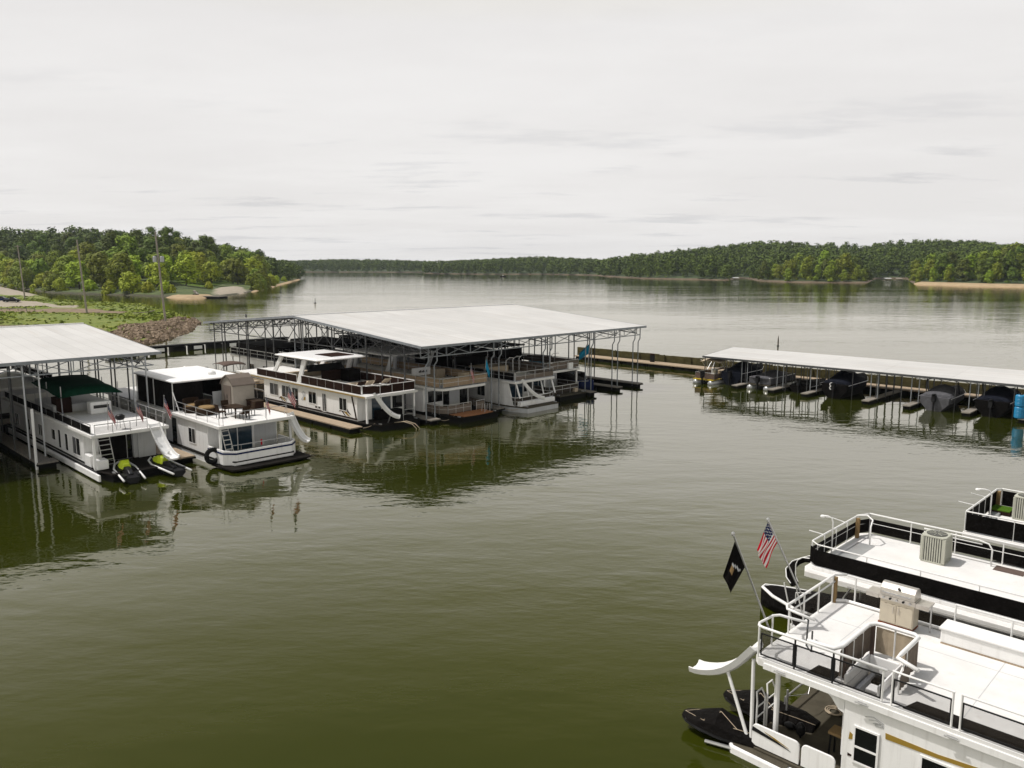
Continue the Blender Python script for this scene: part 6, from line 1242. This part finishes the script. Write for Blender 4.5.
def covered_pwc(label, loc, rz, sc_=1.0):
    r = thing('jet_ski', label, 'jet ski', loc, rz, 'covered jet skis at the closest houseboat'); 
    def ring(x, w_, zb, zt): return [(x, -w_ * .5, zb), (x, -w_, zb + (zt - zb) * .6), (x, -w_ * .9, zt), (x, w_ * .9, zt), (x, w_, zb + (zt - zb) * .6), (x, w_ * .5, zb)]
    a = MB(); a.loft([ring(-1.4, .45, -.1, .25), ring(-.8, .56, -.15, .3), ring(.3, .6, -.15, .34), ring(1.0, .52, -.05, .42), ring(1.45, .36, .12, .48), ring(1.6, .2, .25, .48)]); a.build('hull', blackp, r, bevel=.02)
    def cr(x, w_, z0, z1, rd): return [(x, -w_, z0), (x, -w_ * .85, z0 + (z1 - z0) * .55), (x, -w_ * rd, z1 - .02), (x, 0, z1), (x, w_ * rd, z1 - .02), (x, w_ * .85, z0 + (z1 - z0) * .55), (x, w_, z0)]
    a = MB(); a.loft([cr(-1.42, .44, .2, .42, .4), cr(-.9, .58, .25, .72, .3), cr(-.3, .61, .28, .74, .3), (cr(.2, .62, .3, .88, .45)), cr(.45, .6, .32, 1.02, .5), cr(.8, .54, .36, .9, .4), cr(1.2, .46, .38, .66, .4), cr(1.5, .32, .42, .58, .4), cr(1.62, .18, .44, .52, .4)]); a.build('cover', black, r, bevel=.03)
    a = MB(); a.tube([(1.55, 0, .56), (.85, -.4, .7), (.4, 0, 1.04), (.85, .4, .7), (1.55, 0, .56)], .012, 4); a.tube([(.4, 0, 1.04), (-.2, .35, .70), (-.9, .3, .66), (-1.4, .1, .46)], .012, 4); a.tube([(.85, .4, .70), (-.2, .35, .70)], .012, 4); a.build('cord', tan, r); r.scale = (.9, .86, sc_ * .85)
    return r
covered_pwc('black covered jet ski with its nose out under the slide end', P(19.0, 10.1, .1), ROT_FORE + R(13), .72); covered_pwc('black covered jet ski behind the slide struts, half hidden by the other', P(20.6, 9.75, .14), ROT_FORE + R(6), .7)
lift = thing('jet_ski_lift', 'grey metal jet ski lift frame just above the water at the bow', 'lift', P(19.2, 9.5, 0), ROT_FORE + R(10)); m = MB(); m.tube([(-1.2, .5, .12), (1.2, .75, .1)], .05, 6); m.tube([(-1.2, -.5, .12), (1.2, -.5, .1)], .05, 6); m.bar((.2, -.5, .1), (.2, .65, .1), .07); m.bar((-.7, -.5, .1), (-.7, .6, .1), .07); m.build('frame', alu, lift)
m = MB(); m.box(-1.0, .9, .3, .55, -.25, .05); m.build('float', floatm, lift, bevel=.04)
# grill, bench on the upper deck
gr = thing('gas_grill', 'large stainless gas grill with a domed lid on the white upper deck', 'grill', F1(-2.1, -1.95, ZD), ROT_FORE + R(180))    # local x = -t, y faces away
m = MB(); m.box(-.46, .46, -.24, .24, .10, .80); m.build('cabinet', grilld, gr, bevel=.01)
for x0 in (-.44, .01):
    m = MB(); m.box(x0, x0 + .43, -.262, -.244, .14, .70); d = m.build('door', grilld, gr, bevel=.006)
    m = MB(); m.tube([(x0 + (.36 if x0 < 0 else .06), -.29, .45), (x0 + (.36 if x0 < 0 else .06), -.29, .65)], .012, 5); m.build('handle', steel, d)
m = MB(); m.box(-.5, .5, -.27, .25, .802, .93); m.build('control_panel', steel, gr, bevel=.01)
for k in range(5): m = MB(); m.tube([(-.36 + .18 * k, -.274, .865), (-.36 + .18 * k, -.31, .865)], .032, 8); m.build('knob', blackp if k % 2 else alu, gr)
m = MB(); m.loft([[(x, .27 * math.cos(a) - .01, .935 + .34 * math.sin(a)) for a in [i * math.pi / 10 for i in range(11)]] for x in (-.48, .48)]); ld = m.build('lid', steel, gr, bevel=.02); m = MB(); m.tube([(-.38, -.30, 1.06), (-.38, -.34, 1.05), (.38, -.34, 1.05), (.38, -.30, 1.06)], .015, 6); m.build('handle', alu, ld)
m = MB(); m.tube([(.03, -.21, 1.18), (.03, -.235, 1.2)], .04, 8); m.build('thermometer', blackp, ld)
for sx in (-1, 1): m = MB(); x0, x1 = sorted((sx * .505, sx * .86)); m.box(x0, x1, -.25, .22, .86, .91); m.box(x0, x1, -.27, -.252, .78, .91); m.build('side_shelf', steel, gr, bevel=.008)
m = MB(); m.bar((.8, .18, 0), (.8, .18, .86), .035); m.build('leg', alu, gr); m = MB(); m.box(-.48, .46, -.26, .26, .04, .098); m.build('base', rust, gr)
for x in (-.4, .4):
    for y in (-.2, .2): m = MB(); m.tube([(x - .015, y, .03), (x + .015, y, .03)], .03, 8); m.build('caster', blackp, gr)
bn = thing('storage_bench', 'long white storage bench along the far rail of the closest houseboat', 'bench', F1(-5.6, -2.0, ZD), ROT_FORE); m = MB(); m.box(-2.3, 2.3, -.32, .32, .03, .40); m.build('body', white, bn, bevel=.02); m = MB(); m.box(-2.34, 2.34, -.36, .36, .402, .47); m.build('lid', wpipe, bn, bevel=.02); m = MB(); m.box(-2.28, 2.28, -.30, .34, 0, .029); m.build('base', wood, bn)
# the two large flags on raked poles
flag('large black flag hanging from a raked pole at the bow of the closest houseboat', P(19.75, 9.55, 3.2), P(18.87, 10.3, 5.99), kind='black', L=1.05, Hh=.82, hoist_from=.06, fly=(-.22, -.05, -1), seed=1.0, r=.028, wave=.16)
flag('large striped flag with stars on a raked pole above the black covered dinghy', P(21.95, 9.7, 3.55), P(20.65, 10.2, 5.99), L=.85, Hh=.78, hoist_from=.015, fly=(-.34, -.05, -1), seed=.6, r=.028, wave=.15, drop=.3)

# second foreground houseboat
F2 = FORE(28.5, 11.4)
f2 = thing('houseboat', 'white decked houseboat with black canvas rails and a brown mat, middle of the foreground trio', 'houseboat', F2(0, 0), ROT_FORE)
m = MB(); m.prism([(-19, -2.6), (-.4, -2.6), (.7, -1.9), (.7, 1.9), (-.4, 2.6), (-19, 2.6)], -.3, .25); m.build('hull', white, f2, bevel=.05)
m = MB(); m.prism([(-19, -2.55), (-.4, -2.55), (.65, -1.85), (.65, 1.85), (-.4, 2.55), (-19, 2.55)], .253, .35); m.build('lower_deck', carpetd, f2)
m = MB(); m.box(-18.5, -2.6, -2.35, 2.35, .352, ZD - .22); m.build('cabin', greyw, f2, bevel=.02)
for x in (-5, -8, -11): window(f2, x, 1.1, 1.3, .9, 2.35, 1, 1)
m = MB(); m.prism([(-18.8, -2.6), (-.3, -2.6), (0, -2.3), (0, 2.5), (-.2, 2.95), (-18.8, 2.95)], ZD - .2, ZD); m.build('upper_deck', deckw, f2, bevel=.02)
m = MB(); m.box(-18.8, -.3, 2.56, 2.6, ZD + .003, ZD + .12); m.build('deck_edge', white, f2, bevel=.01)
m = MB(); m.box(-18, -3.2, 2.353, 2.39, .95, 2.3); m.build('shaded_wall_band', meshm, f2)  # wall and windows in shade: the shadow is put into this band's colour
rail(f2, [(-17, 2.36, ZD), (-.35, 2.36, ZD), (-.05, 2.1, ZD)], .82, wpipe, None, r=.018, sp=1.7, mid=False, toprail=.024)
for q0, q1 in (((-17, 2.40, ZD), (-.35, 2.40, ZD)), ((-.33, 2.40, ZD), (-.02, 2.12, ZD))): canvas(f2, q0, q1, .09, .64, black, n=24, amp=.012)
rail(f2, [(-.05, 2.1, ZD), (-.05, -1.9, ZD)], .82, wpipe, black, r=.022, sp=.95, mid=True, pz=(.1, .6), pth=.02, toprail=.03)
rail(f2, [(-.05, -1.9, ZD), (-.3, -2.45, ZD), (-17, -2.45, ZD)], .82, wpipe, black, r=.024, sp=1.5, mid=True, pz=(.1, .62), pth=.02, toprail=.032)
m = MB(); m.tube([(-.05, -1.75, ZD + .85), (-.4, -1.9, ZD + .9), (-.75, -1.5, ZD + .88), (-.8, -1.2, ZD + .7), (-.8, -1.2, ZD)], .03, 7); m.build('hatch_rail', wpipe, f2, smooth=True); m = MB(); m.tube([(-2.4, -2.0, ZD + .84), (-4.2, -2.0, ZD + .84), (-4.5, -2.0, ZD + .78), (-4.62, -2.0, ZD + .6), (-4.62, -2.0, ZD)], .028, 7); m.build('hatch_rail', wpipe, f2, smooth=True); m = MB(); m.tube([(-2.4, -2.0, ZD + .72), (-4.3, -2.0, ZD + .72)], .022, 6); m.build('hatch_rail', wpipe, f2, smooth=True)
m = MB(); m.box(-.2, -.08, -1.75, -1.62, ZD, ZD + .78); m.build('corner_post', cushion, f2)
m = MB(); m.box(-1.0, -.35, -1.2, 1.6, ZD + .001, ZD + .012); m.build('hatch_pad', silver, f2)
def lamp(root, x, y, h=1.35, dx=.35, dy=.0): m = MB(); m.tube([(x, y, ZD), (x, y, ZD + h - .2), (x + dx * .15, y + dy * .15, ZD + h - .05), (x + dx * .5, y + dy * .5, ZD + h), (x + dx, y + dy, ZD + h)], .028, 7); o = m.build('rail_lamp', wpipe, root, smooth=True); m = MB(); m.ell((x + dx, y + dy, ZD + h - .03), (.09, .09, .06), 8, 5); m.build('lamp_shade', wpipe, o); return o
lamp(f2, -.12, .6, 1.35, .35, .1)
m = MB(); m.tube([(-.05, -.7, ZD + .82), (.35, -.5, ZD + .95), (.6, -.45, ZD + .95)], .022, 6); m.tube([(-.05, 1.2, ZD + .82), (.4, 1.4, ZD + .92)], .022, 6); m.build('rail_arm', wpipe, f2)
def ac_unit(label, loc, rz, sz=.80, h=.98):
    r = thing('air_conditioner', label, 'air conditioner', loc, rz); q = sz / 2; c = .09
    pl = [(-q + c, -q), (q - c, -q), (q, -q + c), (q, q - c), (q - c, q), (-q + c, q), (-q, q - c), (-q, -q + c)]
    m = MB(); m.prism([(x * .94, y * .94) for x, y in pl], .06, h - .06); m.build('coil', acd, r); m = MB(); m.prism(pl, 0, .058); m.build('base_pan', acm, r, bevel=.01)
    m = MB(); m.prism(pl, h - .058, h); tp = m.build('top_cover', acm, r, bevel=.015); m = MB(); m.lathe([(.33, h + .001), (.33, h + .02), (.3, h + .03), (0, h + .03)], 20); m.build('fan_grille', acd, tp); m = MB()
    for k in range(8): m.bar((.06 * math.cos(k * math.pi / 4), .06 * math.sin(k * math.pi / 4), h + .035), (.31 * math.cos(k * math.pi / 4), .31 * math.sin(k * math.pi / 4), h + .035), .012)
    m.build('guard', acm, tp); m = MB()
    for f in range(4):
        rot = Matrix.Rotation(f * math.pi / 2, 3, 'Z')
        for k in range(9):
            yy = -q + .09 + (sz - .18) * k / 8; a = [rot @ V((q - .012, yy + d, z)) for z in (.06, h - .06) for d in (-.022, .022)]; b_ = [rot @ V((q * .94 + .004, yy + d, z)) for z in (.06, h - .06) for d in (-.022, .022)]
            m.add(a + b_, [(0, 1, 3, 2), (4, 6, 7, 5), (0, 4, 5, 1), (2, 3, 7, 6), (0, 2, 6, 4), (1, 5, 7, 3)])
    m.build('louvre', acm, r); m = MB()
    for x, y in ((-1, -1), (1, -1), (1, 1), (-1, 1)): m.box(min(x * q, x * (q - .08)), max(x * q, x * (q - .08)), min(y * q, y * (q - .08)) , max(y * q, y * (q - .08)), .06, h - .058)
    m.build('corner_panel', acm, r); m = MB(); m.box(-q + .02, -q + .3, -q - .15, -q - .005, .05, .6); m.build('service_box', acm, r, bevel=.01); return r
ac_unit('pale green slatted air conditioner standing on the middle foreground deck', F2(-3.05, -1.25, ZD), ROT_FORE)
r = thing('door_mat', 'small flat brown mat on the middle foreground deck by the hatch rail', 'mat', F2(-5.2, -1.95, ZD + .002), ROT_FORE); m = MB(); m.box(-.45, .45, -.25, .25, 0, .02); m.build('pile', taupe, r)
# black slide curling off the bow corner, stairs below
cs = [(-.05, 1.95, 2.85), (.28, 1.82, 2.76), (.52, 1.76, 2.6), (.7, 1.82, 2.42), (.74, 1.98, 2.2), (.64, 2.14, 2.0), (.48, 2.2, 1.85)]
sd_ = []
for i in range(len(cs)): d = V(cs[min(i + 1, len(cs) - 1)]) - V(cs[max(i - 1, 0)]); sd_.append(V((-d.y, d.x, 0)).normalized())
slide(f2, cs, sd_, .3, black, .09)
m = MB()
for e in (-.28, .28): m.tube([V(p) + n_ * e * .62 + V((0, 0, .11)) for p, n_ in zip(cs, sd_)], .02, 6)
m.tube([(.5, 2.1, .3), (.9, 2.1, 1.8)], .025, 6); m.tube([(.2, 1.8, .35), (.8, 1.75, 2.3)], .025, 6); m.tube([(.2, 1.4, 1.4), (.8, 1.3, 1.2), (.8, 1.3, .3)], .022, 6); m.build('slide_rail', wpipe, f2)
def covered_dinghy(label, loc, rz):
    r = thing('ski_boat', label, 'motorboat', loc, rz); hull_small(r, 5.2, 2.0, .6, black); cover(r, 5.05, 2.0, .68, black, .4, -.15, zs=.3); q = MB(); q.tube([(-2.5, -1.0, .56), (.8, -1.0, .6), (1.9, -.56, .68), (2.5, -.12, .74), (2.5, .12, .74), (1.9, .56, .68), (.8, 1.0, .6), (-2.5, 1.0, .56)], .06, 6); q.build('rub_rail', wpipe, r); m = MB(); m.tube([(-.8, -.95, .8), (-.8, -.9, 1.5), (-.8, 0, 1.65), (-.8, .9, 1.5), (-.8, .95, .8)], .03, 6); m.build('tower', wpipe, r); return r
covered_dinghy('black covered ski boat with a white rub rail nosed out between the two foreground bows', P(28.0, 11.3, .05), ROT_FORE + R(3))
pier = thing('finger_pier', 'dark finger pier between the two nearest houseboats', 'pier', P(25.15, 9.0), ROT_FORE); m = MB(); m.box(-18, .2, -.45, .45, .3, .42); m.build('deck', woodg, pier); m = MB(); m.box(-17.8, .1, -.4, .4, -.25, .295); m.build('float', floatm, pier)
pier2 = thing('finger_pier', 'dark finger pier between the middle and last foreground houseboats', 'pier', P(33.0, 8.5), ROT_FORE); m = MB(); m.box(-18, .2, -.5, .5, .3, .42); m.build('deck', woodg, pier2); m = MB(); m.box(-17.8, .1, -.45, .45, -.25, .295); m.build('float', floatm, pier2)

# third foreground houseboat at the right edge
F3 = FORE(36.2, 8.6)
f3 = thing('houseboat', 'houseboat with black canvas rails at the right edge, turf planter on its deck', 'houseboat', F3(0, 0), ROT_FORE)
m = MB(); m.prism([(-17, -2.4), (-.4, -2.4), (.6, -1.7), (.6, 1.7), (-.4, 2.4), (-17, 2.4)], -.3, .3); m.build('hull', white, f3, bevel=.05); m = MB(); m.prism([(-17, -2.35), (-.4, -2.35), (.55, -1.65), (.55, 1.65), (-.4, 2.35), (-17, 2.35)], .303, .4); m.build('lower_deck', carpetd, f3)
m = MB(); m.box(-16.5, -2.4, -2.2, 2.2, .402, ZD - .2); m.build('cabin', white, f3, bevel=.02); m = MB(); m.prism([(-16.6, -2.4), (0, -2.4), (0, 2.4), (-16.6, 2.4)], ZD - .198, ZD); m.build('upper_deck', deckw, f3, bevel=.02)
rail(f3, [(-15, 2.3, ZD), (-.05, 2.3, ZD)], .82, wpipe, black, r=.022, sp=1.7, mid=False, pz=(.06, .74), pth=.03, toprail=.03); rail(f3, [(-.05, 2.3, ZD), (-.05, -2.1, ZD)], .82, wpipe, black, r=.025, sp=.95, mid=False, pz=(.1, .74)); rail(f3, [(-.05, -2.1, ZD), (-.2, -2.3, ZD), (-15, -2.3, ZD)], .82, wpipe, black, r=.025, sp=1.4, mid=False, pz=(.1, .74))
m = MB(); m.box(-.2, -.08, -2.15, -1.95, ZD, ZD + .75); m.build('corner_post', cushion, f3); m = MB(); m.box(-.5, -.2, -1.4, 1.9, ZD + .002, ZD + .1); m.build('deck_edge', silver, f3)
lamp(f3, -.55, .9, 1.5, .45, .25); m = MB(); m.tube([(-.05, 1.2, ZD + .82), (.5, 1.35, ZD + .9)], .022, 6); m.tube([(-.05, -.4, ZD + .82), (.4, .0, ZD + .98)], .022, 6); m.build('rail_arm', wpipe, f3)
ac_unit('pale green slatted air conditioner cut off by the right edge of the photo', F3(-1.35, -1.2, ZD), ROT_FORE)
r = thing('turf_planter', 'brown tray of bright green turf on the deck at the right edge', 'planter', F3(-.45, -1.45, ZD), ROT_FORE); m = MB(); m.box(-.4, .4, -.45, .45, 0, .16); m.build('tray', brown, r, bevel=.01); m = MB(); m.box(-.37, .37, -.42, .42, .162, .2); m.build('turf', turf, r)

# ------------------------------------------------------------------ thin summer haze over the lake
hz = bpy.data.materials.new('haze'); hz.use_nodes = True; t = hz.node_tree; t.nodes.clear(); o_ = t.nodes.new('ShaderNodeOutputMaterial'); pv = t.nodes.new('ShaderNodeVolumePrincipled'); pv.inputs['Color'].default_value = (.80, .88, 1, 1); pv.inputs['Density'].default_value = HAZE; pv.inputs['Anisotropy'].default_value = .2; t.links.new(pv.outputs[0], o_.inputs['Volume'])
if HAZE > 0:
    m = MB(); m.box(-2200, 2200, -200, 2600, -3.2, 75); hb = m.build('haze', hz); tag(hb, 'thin pale summer haze lying over the lake', kind='stuff'); hb.visible_shadow = True
